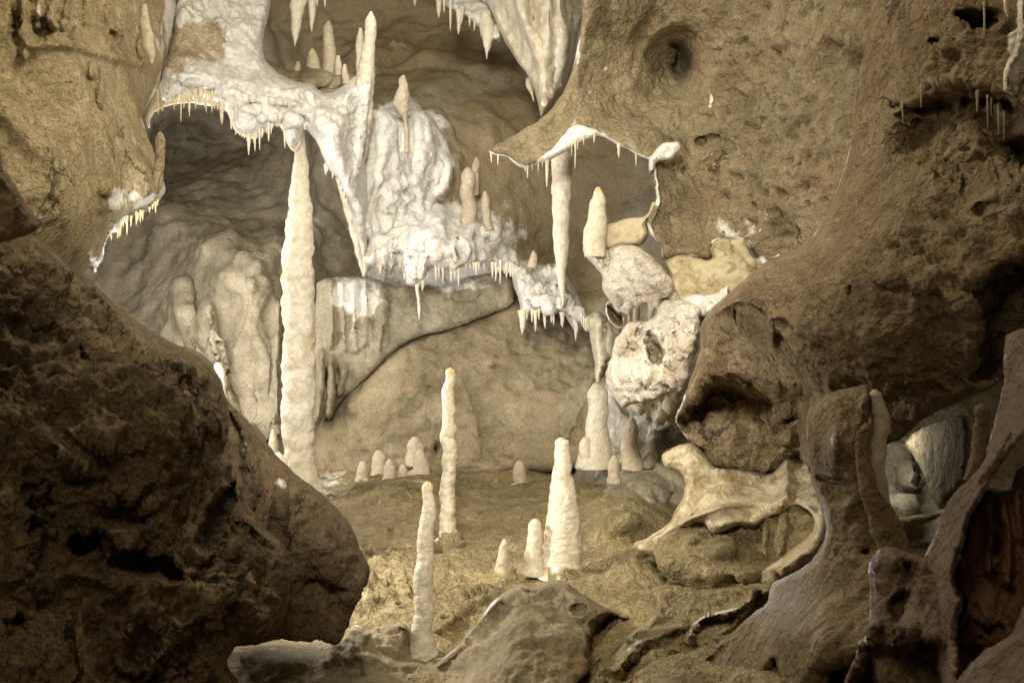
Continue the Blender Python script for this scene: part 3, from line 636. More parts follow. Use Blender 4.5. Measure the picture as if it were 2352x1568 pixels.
spike('stalactite', [(957, 630, 7), (958, 660, 5), (961, 690, 3.6), (962, 710, 3.4), (963, 728, 1.8), (963, 735, .5)], 8.9, MAT['wax'], seg=12, bump=.3, bsize=.06, label='longest thin white icicle hanging from the bulbous shelf', cat='stalactite', group='icicles along the bulbous shelf')
straws('stalactite', [(1200, 715, 768, 8), (1230, 715, 762, 4), (1222, 712, 740, 3), (1237, 712, 735, 2.6), (1251, 712, 755, 4), (1267, 708, 742, 4), (1271, 708, 747, 3), (1291, 720, 752, 5), (1323, 750, 782, 4), (1210, 715, 735, 3)],
       8.85, MAT['wax'], 'white pointed stalactites dripping from the knobbly mass below the long stalactite', 'stalactites under the knobbly mass')
straws('stalactite', fringe([(255, 535), (276, 528), (290, 508), (318, 494), (345, 482), (366, 462)], 14, 6, 26) + [(291, 498, 540, 3.2), (275, 522, 545, 2.5), (313, 488, 518, 2.5), (322, 485, 512, 2.4)], lambda x: 6.45 + (x - 220) * .003, MAT['gold'], 'small golden icicles along the white rim of the left wall', 'golden icicles under the left wall')
straws('stalactite', [(1128, 352, 374, 1.8), (1144, 357, 379, 1.8), (1212, 378, 410, 2.2), (1236, 368, 394, 2), (1206, 383, 395, 1.6), (1256, 365, 431, 4), (1321, 322, 388, 2.2), (1313, 322, 360, 1.6), (1327, 318, 345, 1.8), (1341, 312, 334, 1.6), (1365, 306, 330, 2.6), (1421, 334, 363, 3.4), (1461, 354, 382, 1.8), (1246, 370, 385, 1.4), (1222, 378, 392, 1.4)],
       7.0, MAT['wax'], 'white straw stalactites hanging from the bright lip of the right wall', 'straws on the lip of the right wall')
straws('stalactite', [(x, a, b, w) for x, a, b, w in [(2073, 238, 283, 1.7), (2116, 198, 248, 1.9), (2243, 214, 260, 1.6), (2246, 210, 256, 1.6), (2268, 222, 296, 1.5), (2293, 245, 310, 1.7), (2306, 258, 325, 1.3), (2277, 228, 268, 1.2)]], 4.55, MAT['buff'], 'thin brown straw stalactites in the dark alcove of the right rock', 'straws in the dark alcove')

# big hanging ones
spike('stalactite', [(1290, 325, 25), (1289, 350, 24), (1288, 400, 23), (1288, 450, 21.5), (1288, 550, 17.5), (1289, 600, 14), (1291, 650, 8.5), (1293, 685, 4), (1293, 703, 1)], 7.6, MAT['wax'], Y1=7.6, bump=.1, bub=.1, bubsize=.03, seg=36, label='long white pointed stalactite hanging from the lip of the right wall', cat='stalactite')
spike('stalactite', [(1303, 322, 12), (1306, 350, 9), (1307, 400, 6), (1307, 440, 1)], 7.75, MAT['buff'], seg=14, label='short buff stalactite hanging just behind the long white one', cat='stalactite')
dr = rock('drapery', Z4([(1505, -300), (1513, 0), (1560, 90), (1600, 190), (1660, 310), (1730, 420), (1800, 510), (1840, 590), (1870, 700), (1882, 760), (1890, 797), (1925, 752), (1980, 655), (2040, 595), (2085, 480), (2125, 300), (2150, 180), (2195, 100), (2130, 60), (2090, 0), (2080, -300)]),
     [(1113, 0, 9.3), (1165, 105, 9.2), (1235, 100, 8.75), (1245, 262, 8.75), (1220, -80, 8.85), (1300, 60, 8.85), (1330, 60, 9.05), (1290, 190, 8.9), (1105, -90, 9.3), (1320, -90, 9.0)], MAT['wax'], step=3, R=12, T=.14, thick=.3, rough=.8,
     feats=[('ridge', [(1175, -60), (1205, 60), (1240, 120), (1247, 240)], 14, .1), ('ridge', [(1262, -60), (1260, 120), (1250, 240)], 12, .08), ('ridge', [(1290, -40), (1288, 130), (1268, 220)], 10, .07), ('ridge', [(1135, 30), (1190, 138), (1238, 255)], 9, .05), ('rec', [(1190, -60), (1240, -60), (1235, 90), (1215, 60)], .1, 14)],
     noises=[('fbm', .3, .03), ('ridge', .16, .018, (1, 1, 4)), ('bubble', .035, .016, None, [(1305, 80, 26, 100)])],
     masks=[('all', .95), ('neg', 1215, 40, 26, 60, .35)], label='broad white drapery tapering to a point at the top centre', cat='drapery')
rock('hanging_flowstone', Z4([(1100, -60), (1180, -30), (1230, 15), (1262, 55), (1300, 62), (1330, 105), (1375, 100), (1420, 140), (1470, 190), (1500, 170), (1530, 240), (1560, 260), (1625, 280), (1600, 190), (1570, 90), (1530, 0), (1520, -60)]), [(980, -10, 9.6), (1060, 20, 9.5), (1140, 70, 9.35)], MAT['calcite'], step=2.6, R=12, T=.15, thick=.35,
     noises=[('bubble', .07, .04), ('fbm', .15, .03)], masks=[('all', .9), ('neg', 1105, 0, 14, 16, .5)], label='lumpy white dripstone at the top edge beside the drapery', cat='flowstone')
straws('stalactite', [(1009, -10, 42, 7), (953, -12, 14, 5), (1035, 0, 71, 3.4), (1054, 25, 80, 6), (1060, 20, 55, 5), (1079, 30, 62, 3), (1105, 45, 86, 3), (1090, 40, 72, 2.6), (1146, 78, 97, 3), (1020, 0, 30, 3), (1125, 70, 100, 4), (1138, 70, 90, 3)], 9.45, MAT['wax'], 'small white icicles at the top edge left of the drapery', 'icicles left of the drapery')
spike('stalactite', [(1116, 25, 10), (1119, 55, 15), (1121, 85, 14), (1119, 105, 8), (1118, 122, 3), (1118, 137, .6)], 9.35, MAT['wax'], bump=.25, seg=18, label='fat teardrop stalactite beside the left edge of the drapery', cat='stalactite')
spike('stalactite', [(1216, 180, 7), (1217, 200, 7.5), (1222, 215, 4), (1226, 234, .8)], 9.1, MAT['buff'], bump=.2, seg=14, label='small buff stalactite behind the left edge of the drapery tip', cat='stalactite')
spike('stalactite', [(684, -30, 19), (683, 0, 18), (682, 34, 14), (679, 68, 9.5), (678, 92, 4.5), (677, 107, .8)], 8.9, MAT['wax'], bump=.2, bub=.1, seg=26, label='larger mottled white stalactite at the top edge above the basin', cat='stalactite')
spike('stalactite', [(718, -25, 11), (718, 0, 10.5), (717, 34, 7), (716, 60, 3.6), (716, 74, .8)], 8.95, MAT['wax'], bump=.2, seg=20, label='narrower white stalactite just right of the larger mottled one', cat='stalactite')
straws('stalactite', [(746, -20, 17, 4), (728, -20, 16, 3), (700, -20, 10, 3)], 8.95, MAT['wax'], 'tiny white stalactites at the top edge above the basin', 'tiny stalactites above the basin')
spike('stalactite', [(2310, -20, 9), (2312, 10, 6), (2314, 34, 2.5), (2315, 42, .6)], 4.4, MAT['wax'], seg=12, label='small bluish white stalactite at the top right edge', cat='stalactite')
spike('stalactite', [(2260, 5, 2.6), (2261, 40, 2.2), (2261, 70, 1.6), (2261, 82, .5)], 4.5, MAT['buff'], seg=10, label='thin brown straw in front of the dark pocket at top right', cat='stalactite')
spike('stalactite', [(330, 10, 6), (331, 40, 10), (335, 80, 14), (342, 110, 13), (347, 135, 7), (348, 148, 2)], 6.95, MAT['buff'], bump=.2, seg=18, label='buff spindle shaped stalactite on the left wall beside the bridge', cat='stalactite')

# ================================================================== stalagmites
def stalagmite(pts, Y, mat, label, group=None, skirt=None, **kw):
    if mat in ('brown', 'purple'): kw['calc'] = .0
    o = spike('stalagmite', pts, Y, MAT[mat], label=label, cat='stalagmite', group=group, **kw)
    if skirt:                                                     # flowstone apron round the foot
        x, y, r = skirt
        spike('skirt', [(x, y - r * .62, r * .45), (x, y - r * .34, r * .74), (x, y - r * .12, r * 1.0), (x, y + r * .06, r * 1.3), (x, y + r * .4, r * 1.6)], Y, MAT[mat], parent=o,
              seg=48, ring=1.6, bump=.16, bsize=.12, bub=.03, bubsize=.04, calc=.6 if mat == 'wax' else kw.get('calc', 1.))
    return o
stalagmite([(1033, 844, 4), (1033, 849, 9), (1033, 862, 11), (1032, 884, 12.5), (1031, 934, 14.5), (1030, 1034, 16), (1029, 1134, 17), (1028, 1209, 18.5), (1028, 1240, 21)], 7.0, 'wax', 'tall slender white stalagmite with an amber tip standing on the mud floor', amber=30, skirt=(1028, 1236, 19), rip=.075, ripsize=.045, bump=.22, bsize=.06, bub=.14, bubsize=.025, seg=40, ring=2)
stalagmite([(984, 1106, 4), (984, 1112, 10), (983, 1134, 12.5), (983, 1184, 16), (980, 1234, 18), (974, 1334, 20.5), (972, 1409, 22), (973, 1460, 24), (975, 1490, 32), (977, 1520, 40)], 5.3, 'wax', 'waxy white stalagmite with a cream tip rising from the front ridge', amber=22, skirt=(976, 1512, 34), rip=.02, ripsize=.05, bump=.18, bsize=.08, bub=.07, bubsize=.025, seg=44, ring=2)
stalagmite([(1290, 1005, 4), (1291, 1010, 12), (1292, 1025, 15.5), (1292, 1084, 21), (1292, 1134, 30), (1293, 1184, 36), (1291, 1234, 41), (1290, 1284, 47), (1289, 1325, 53)], 6.25, 'wax', 'thick cone shaped white stalagmite covered in tiny knobs, right of centre', rip=.035, ripsize=.04, bump=.07, bsize=.1, bub=.16, bubsize=.028, seg=64, ring=2, amber=8, skirt=(1289, 1316, 46))
stalagmite([(1228, 1191, 4), (1228, 1196, 10), (1227, 1210, 14), (1227, 1240, 17), (1225, 1284, 20), (1226, 1322, 26)], 6.2, 'wax', 'short white stalagmite leaning against the thick cone shaped one', bump=.12, bub=.1, bubsize=.028, seg=32)
stalagmite([(1158, 1238, 3), (1159, 1246, 8), (1156, 1262, 11), (1155, 1290, 16), (1153, 1330, 20)], 6.15, 'buff', 'small mud stained stalagmite left of the thick cone shaped one', bump=.25, bsize=.05, seg=24, skirt=(1154, 1325, 18))
g = 'small stalagmites below the sloping boulder'
stalagmite([(872, 1033, 5), (873, 1042, 12), (872, 1070, 17), (870, 1110, 24)], 9.15, 'buff', 'round topped stub, tallest of the cluster nearest the column', g, seg=22, skirt=(870, 1100, 22))
stalagmite([(833, 1059, 5), (833, 1066, 10), (833, 1095, 14), (833, 1112, 18)], 9.05, 'buff', 'leftmost little stub of the cluster beside the column', g, seg=20, skirt=(833, 1104, 17))
stalagmite([(895, 1053, 4), (895, 1064, 10), (895, 1095, 15), (893, 1125, 20)], 8.9, 'buff', 'pointed little stub in front of the round topped one', g, seg=20, skirt=(893, 1116, 18))
stalagmite([(925, 1066, 4), (925, 1074, 9), (925, 1100, 12), (925, 1118, 15)], 8.95, 'buff', 'smallest stub between the two clusters under the sloping boulder', g, seg=18)
stalagmite([(955, 1003, 7), (954, 1012, 14), (952, 1040, 20), (952, 1070, 26)], 9.1, 'buff', 'broad twin topped stub against the sloping boulder', g, seg=26, bump=.2)
stalagmite([(967, 1033, 6), (967, 1046, 13), (967, 1070, 18), (967, 1092, 24)], 8.95, 'buff', 'rounded stub in front of the broad twin topped one', g, seg=24, skirt=(967, 1084, 22))
stalagmite([(1194, 1057, 5), (1194, 1066, 11), (1194, 1095, 15), (1195, 1115, 16)], 8.7, 'buff', 'lone grey stub on the floor between the slender and the thick stalagmites', seg=22, skirt=(1195, 1110, 15))
stalagmite([(500, 832, 4), (503, 843, 11), (508, 865, 11), (512, 900, 9), (514, 930, 8)], 5.6, 'wax', 'pale rounded knob peeping over the left boulder', seg=20)
stalagmite([(637, 1039, 5), (640, 1050, 13), (646, 1075, 14), (650, 1100, 14)], 5.6, 'wax', 'pale round knob peeping over the rear boulder beside the column foot', seg=20)
stalagmite([(627, 985, 3), (627, 1000, 8), (626, 1030, 12), (625, 1070, 15)], 9.3, 'cream', 'thin pale stub left of the column foot', seg=16)
stalagmite([(366, 303, 3), (367, 311, 8), (368, 345, 11), (367, 385, 11), (363, 415, 12), (356, 445, 8)], 6.85, 'brown', 'little stalagmite on the edge of the left wall beside the dark hollow', seg=18)
stalagmite([(852, 27, 2.5), (852, 38, 8.5), (848, 100, 13), (842, 150, 17), (836, 200, 22), (832, 240, 25), (828, 290, 24), (824, 350, 18), (822, 400, 8)], 8.35, 'wax', 'tall tapering stalagmite rising from the right end of the white bridge', Y1=8.72, rip=.09, ripsize=.05, bump=.15, bub=.08, bubsize=.04, seg=36, ring=2.4)
g = 'stalagmites in the basin on the bridge'
stalagmite([(755, 48, 3), (755, 58, 9), (756, 80, 12), (756, 120, 15), (757, 150, 17), (758, 185, 20)], 8.95, 'buff', 'tallest brown stalagmite in the basin', g, seg=24)
stalagmite([(717, 112, 4), (717, 120, 8), (719, 140, 14), (722, 175, 19)], 8.9, 'buff', 'stout brown stalagmite left of the tallest one in the basin', g, seg=22)
stalagmite([(777, 128, 4), (777, 136, 6), (776, 175, 9)], 8.85, 'buff', 'stubby stalagmite touching the tallest one in the basin', g, seg=16)
stalagmite([(792, 148, 3), (792, 160, 6), (794, 195, 10)], 8.8, 'buff', 'small pointed stalagmite nearest the tapering one on the bridge', g, seg=16)
stalagmite([(684, 142, 4), (684, 150, 7), (684, 175, 8)], 8.95, 'buff', 'tiny pale stub at the left end of the basin', g, seg=16)
stalagmite([(828, 64, 3), (827, 80, 7), (826, 130, 9), (826, 180, 10)], 8.9, 'buff', 'dark thin stalagmite half hidden behind the tapering one', g, seg=16)
stalagmite([(927, 173, 3), (926, 185, 9), (928, 200, 10.5), (924, 220, 17), (921, 238, 18.5), (924, 255, 14), (929, 268, 7), (933, 300, 5), (935, 350, 6)], 9.1, 'buff', 'bottle shaped brown stalagmite on the white wall right of the bridge', seg=26, bump=.14)
stalagmite([(1075, 384, 4), (1075, 394, 12), (1075, 430, 15), (1075, 470, 17), (1076, 500, 19), (1078, 535, 24)], 9.25, 'buff', 'tallest stalagmite on top of the bulbous white shelf', seg=30, bump=.12)
stalagmite([(1094, 362, 3), (1094, 374, 8), (1092, 400, 9), (1090, 450, 10)], 9.45, 'buff', 'slim stalagmite just behind the tallest one on the bulbous shelf', seg=18)
stalagmite([(1114, 440, 3), (1116, 452, 9), (1114, 480, 11), (1117, 505, 11), (1123, 530, 13)], 9.25, 'buff', 'shorter bent stalagmite at the right on the bulbous shelf', seg=22)
stalagmite([(1225, 576, 3), (1226, 588, 8), (1224, 615, 13)], 9.0, 'buff', 'small pointed stalagmite on top of the knobbly dripstone mass', seg=20)

random.seed(11)
for x, y, r in [(846, 1262, 10), (868, 1290, 14), (893, 1268, 8), (905, 1305, 11), (850, 1330, 12), (884, 1338, 9), (925, 1342, 13), (862, 1372, 11), (915, 1384, 8), (1062, 1248, 8), (897, 1212, 9), (1022, 1418, 11), (1090, 1352, 8), (1420, 1345, 12), (1470, 1322, 10), (1385, 1352, 8)]:
    Yf = float(tps([(0, 1235, 7.0), (0, 1310, 6.3), (0, 1400, 5.65), (0, 1500, 5.2), (400, 1235, 6.95), (400, 1400, 5.6)], np.array([x - 800.]), np.array([float(y)]))[0])
    spike('stone', [(x - r, y, r * .2), (x - r * .8, y - 1, r * .6), (x, y, r * random.uniform(.6, .85)), (x + r * .8, y, r * .55), (x + r, y, r * .15)], Yf, MAT['floor'], seg=14, ring=2, bump=.9, bsize=.05, calc=0,
          label='small mud coated stone lying loose on the chamber floor', cat='stone', group='loose stones on the chamber floor')
# ================================================================== right of centre: helmet formation, pale cascade
rock('flowstone_mound', [(1310, 1120), (1325, 1060), (1345, 980), (1362, 920), (1380, 870), (1400, 860), (1480, 900), (1560, 900), (1640, 960), (1640, 1180), (1560, 1215), (1480, 1235), (1400, 1215), (1340, 1170)],
     [(1320, 1100, 8.6), (1380, 880, 8.6), (1600, 950, 8.3), (1560, 1200, 7.3), (1430, 1200, 7.4), (1480, 1000, 8.2), (1440, 1100, 7.8)], MAT['back'], step=3.5, R=24, T=.3, thick=.6,
     feats=[('dome', 1410, 1160, 60, 40, .2), ('dome', 1470, 1130, 70, 50, .2), ('dome', 1440, 1195, 50, 26, .15), ('ridge', [(1395, 880), (1400, 960), (1395, 1040)], 14, .12), ('ridge', [(1490, 900), (1500, 980), (1490, 1060)], 14, .1), ('ridge', [(1530, 900), (1540, 980)], 12, .1)],
     noises=[('bubble', .16, .05), ('fbm', .3, .05), ('rough', .08, .01), ('billow', .12, .03, (1, 1, 2.5), [(1480, 950, 120, 70)])], masks=[('ell', 1480, 930, 140, 80, .9), ('ell', 1400, 980, 70, 130, .7), ('ell', 1430, 1130, 120, 90, .36)],
     label='pale lumpy flowstone mound rising under the helmet shaped rock', cat='flowstone')
rock('flowstone_cascade', Z2([(95, 880), (120, 855), (150, 840), (190, 815), (240, 850), (300, 890), (360, 930), (420, 900), (700, 900), (700, 1330), (640, 1480), (560, 1540), (480, 1500), (430, 1440), (330, 1400), (270, 1300), (262, 1150), (250, 1100), (222, 1180), (212, 1252), (190, 1262), (175, 1254), (170, 1100), (150, 1040), (145, 935), (118, 945), (105, 915)]),
     [(1340, 740, 8.2), (1375, 870, 8.1), (1450, 760, 8.2), (1540, 940, 8.0), (1430, 960, 8.0)], MAT['wax'], step=3, R=16, T=.2, thick=.35,
     feats=[('ridge', [(1374, 715), (1376, 800), (1372, 875)], 9, .12), ('ridge', [(1400, 740), (1396, 820)], 8, .08), ('dome', 1455, 940, 16, 24, .1), ('dome', 1480, 945, 18, 28, .1), ('dome', 1510, 945, 16, 24, .1), ('dome', 1535, 930, 14, 22, .1)],
     noises=[('ridge', .12, .035, (1, 1, 3)), ('bubble', .08, .03), ('fbm', .2, .03)], masks=[('all', .92)], label='white wet cascade hanging behind the helmet shaped rock', cat='flowstone')
straws('stalactite', [(1341, 730, 758, 2.4), (1346, 735, 762, 2.6), (1351, 735, 758, 2), (1336, 725, 748, 2), (1462, 680, 775, 10), (1496, 680, 760, 9), (1446, 700, 750, 5)], 8.05, MAT['wax'], 'white drips of the wet cascade behind the helmet shaped rock', 'drips of the wet cascade')
stalagmite([(1366, 880, 5), (1369, 891, 18), (1371, 930, 23), (1372, 985, 26), (1370, 1030, 34), (1368, 1075, 48)], 8.05, 'wax', 'fat white stalagmite right under the drip of the wet cascade', seg=34, bump=.1)
stalagmite([(1345, 1004, 5), (1345, 1018, 13), (1346, 1045, 16), (1347, 1075, 20)], 8.0, 'wax', 'small white knob at the foot of the fat stalagmite', seg=20)
stalagmite([(1452, 959, 4), (1451, 973, 13), (1448, 1010, 18), (1448, 1045, 22), (1450, 1080, 25)], 7.8, 'buff', 'buff stalagmite standing on the mound under the pale perforated rock', seg=24)
stalagmite([(1411, 1046, 4), (1411, 1058, 11), (1411, 1090, 15), (1412, 1110, 18)], 7.6, 'buff', 'short stub on the mound left of the buff stalagmite', seg=20)

helm = rock('helmet_rock', Z2([(250, 452), (300, 432), (370, 420), (430, 432), (500, 478), (560, 538), (610, 588), (642, 640), (655, 690), (684, 740), (722, 768), (805, 792), (808, 850), (790, 900), (700, 885), (600, 835), (560, 820), (525, 790), (470, 766), (432, 800), (402, 796), (382, 850), (342, 832), (302, 832), (270, 770), (232, 722), (214, 680), (222, 640), (208, 590), (160, 542), (110, 482), (94, 440), (128, 428), (180, 470), (240, 446)]),
     [(1340, 570, 7.0), (1400, 600, 6.9), (1470, 600, 6.65), (1540, 660, 6.6), (1600, 720, 6.4), (1400, 690, 6.9), (1480, 690, 6.75), (1440, 560, 6.8)], MAT['shell'], step=2.8, R=16, T=.12, thick=.25, rough=1.6,
     feats=[('dome', 1470, 640, 80, 80, .16, .5), ('ridge', [(1392, 570), (1396, 620), (1390, 650)], 7, -.05), ('ridge', [(1345, 570), (1370, 600), (1395, 640), (1420, 690)], 12, .05), ('ridge', [(1440, 572), (1500, 610), (1540, 680), (1580, 715)], 16, .05), ('rec', Z2([(300, 720), (350, 730), (365, 770), (340, 810), (300, 800)]), .08, 8), ('ridge', [(1420, 580), (1440, 640), (1470, 690)], 6, -.03)],
     noises=[('soft', .2, .04), ('rough', .05, .007), ('ridge', .07, .008, (1, 1, .5))], masks=[('all', .8), ('ell', 1520, 625, 70, 40, .95, .8), ('neg', 1440, 650, 40, 40, .3), ('ell', 1590, 705, 40, 14, 1)],
     label='domed pale rock shaped like a helmet, right of the long stalactite', cat='rock formation')
rock('sheet', Z2([(225, 300), (243, 300), (300, 288), (365, 264), (400, 262), (458, 257), (480, 246), (498, 230), (508, 195), (515, 175), (530, 162), (543, 178), (535, 215), (520, 240), (488, 298), (490, 320), (500, 350), (482, 400), (440, 432), (300, 445), (225, 450)]), [(1395, 520, 7.0), (1490, 520, 6.95)], MAT['sheet'], step=3, R=14, T=.08, thick=.12, rough=1.2, noises=[('fbm', .15, .02), ('rough', .05, .005)], masks=[('all', .9), ('ell', 1488, 520, 8, 16, 1)], parent=helm)
rock('hollow_cup', Z2([(232, 790), (250, 758), (285, 770), (310, 830), (345, 835), (352, 890), (345, 925), (320, 930), (285, 910), (245, 860)]), [(1400, 720, 6.95)], MAT['brown'], step=2.5, R=5, T=.02, thick=.15, feats=[('rec', Z2([(245, 790), (260, 780), (300, 830), (340, 845), (335, 905), (290, 890), (255, 850)]), .1, 5)], noises=[('rough', .05, .008)], masks=[('rim', .95, 4)], parent=helm)
stalagmite([(1373, 430, 4), (1373, 440, 9), (1373, 460, 16), (1370, 495, 21), (1368, 530, 25), (1366, 560, 26), (1366, 590, 22)], 6.95, 'wax', 'blunt stalagmite with a yellow waxy tip standing on the helmet shaped rock', amber=26, rip=.05, ripsize=.05, bump=.12, seg=30)
rock('perforated_rock', Z2([(352, 900), (400, 880), (480, 880), (540, 850), (555, 790), (600, 740), (680, 745), (760, 770), (806, 790), (808, 850), (806, 950), (790, 1050), (752, 1130), (722, 1200), (712, 1260), (690, 1312), (640, 1310), (600, 1322), (520, 1362), (480, 1372), (400, 1372), (352, 1402), (312, 1380), (290, 1330), (250, 1290), (230, 1220), (250, 1150), (278, 1080), (290, 1000), (330, 950)]),
     [(1400, 800, 6.8), (1420, 900, 6.75), (1500, 740, 6.6), (1540, 850, 6.5), (1590, 760, 6.35), (1570, 900, 6.5), (1480, 900, 6.6)], MAT['shell'], step=2.8, R=18, T=.16, thick=.35, rough=2.2,
     feats=[('rec', Z2([(480, 930), (540, 960), (560, 1010), (610, 1070), (590, 1140), (530, 1150), (490, 1110), (500, 1050), (460, 1000)]), .12, 10), ('rec', Z2([(400, 920), (470, 920), (480, 990), (430, 1000), (400, 960)]), .09, 9), ('dome', 1450, 860, 50, 40, .08), ('dome', 1560, 800, 40, 50, .08), ('dome', 1425, 790, 26, 24, .06), ('dome', 1510, 770, 14, 24, .06), ('dome', 1500, 880, 50, 34, .06), ('rec', Z2([(630, 930), (670, 920), (680, 960), (650, 985)]), .07, 7), ('rec', Z2([(560, 1240), (620, 1230), (640, 1290), (590, 1310)]), .06, 9)],
     noises=[('bubble', .1, .03), ('fbm', .16, .03), ('rough', .05, .012), ('pit', .11, .03)], masks=[('all', .78), ('npoly', Z2([(470, 930), (540, 960), (560, 1010), (615, 1070), (590, 1150), (530, 1150), (480, 1110)]), .75, 8), ('ell', 1580, 830, 40, 80, .95), ('ell', 1440, 800, 40, 40, .8), ('neg', 1395, 870, 14, 60, .5)],
     label='pale perforated rock hanging under the helmet shaped one', cat='rock formation')
rock('white_outcrop', T3([(-6, 716), (0, 722), (18, 700), (36, 676), (66, 655), (106, 652), (128, 648), (150, 672), (142, 690), (126, 704), (112, 726), (84, 734), (40, 742), (22, 756), (26, 770), (12, 788), (0, 792), (-6, 780)]), [(1500, 360, 6.85), (1550, 340, 6.75)], MAT['calcite'], step=2.4, R=9, T=.1, thick=.16, rough=1.2, noises=[('bubble', .06, .025), ('fbm', .1, .02)], masks=[('all', .9)],
     label='small white coral like knob at the right end of the bright lip', cat='rock formation')
rock('yellow_ledge', [(1526, 605), (1540, 592), (1560, 585), (1592, 590), (1622, 598), (1638, 596), (1632, 575), (1640, 556), (1662, 548), (1700, 550), (1726, 560), (1718, 585), (1745, 610), (1790, 640), (1760, 720), (1600, 760), (1540, 720), (1545, 650)],
     [(1530, 600, 6.72), (1600, 690, 6.6), (1680, 560, 6.55), (1740, 620, 6.5)], MAT['sheet'], step=3, R=10, T=.08, thick=.3, rough=1.4, noises=[('fbm', .25, .03), ('rough', .06, .008)], feats=[('ridge', [(1690, 552), (1704, 580), (1730, 610)], 5, .04)],
     masks=[('all', .55), ('rim', .0, 3), ('line', [(1640, 556), (1662, 549), (1700, 551)], 1, 6), ('line', [(1692, 555), (1704, 580), (1722, 600)], 1, 5), ('ell', 1590, 690, 50, 18, .9), ('neg', 1610, 660, 70, 30, .4)],
     label='yellow waxy ledge between the right wall and the great brown rock', cat='ledge')
rock('calcite_crust', [(1555, 690), (1580, 680), (1600, 676), (1625, 680), (1660, 664), (1672, 655), (1680, 670), (1660, 700), (1640, 720), (1600, 730), (1560, 715)], [(1580, 690, 6.5), (1660, 680, 6.2)], MAT['calcite'], step=2.6, R=8, T=.08, thick=.2, rough=2.5, noises=[('bubble', .05, .03), ('fbm', .1, .02)], masks=[('all', .85)], label='jagged white crust where the helmet shaped rock meets the great brown rock', cat='rock formation')
rock('calcite_crust', [(1715, 600), (1728, 588), (1740, 596), (1752, 585), (1760, 600), (1780, 590), (1790, 580), (1796, 590), (1770, 612), (1740, 626), (1725, 618)], [(1730, 600, 6.6), (1790, 590, 6.3)], MAT['calcite'], step=2.6, R=7, T=.07, thick=.2, rough=2, noises=[('bubble', .05, .025), ('fbm', .1, .02)], masks=[('all', .8)], label='jagged white crust at the upper left shoulder of the great brown rock', cat='rock formation')

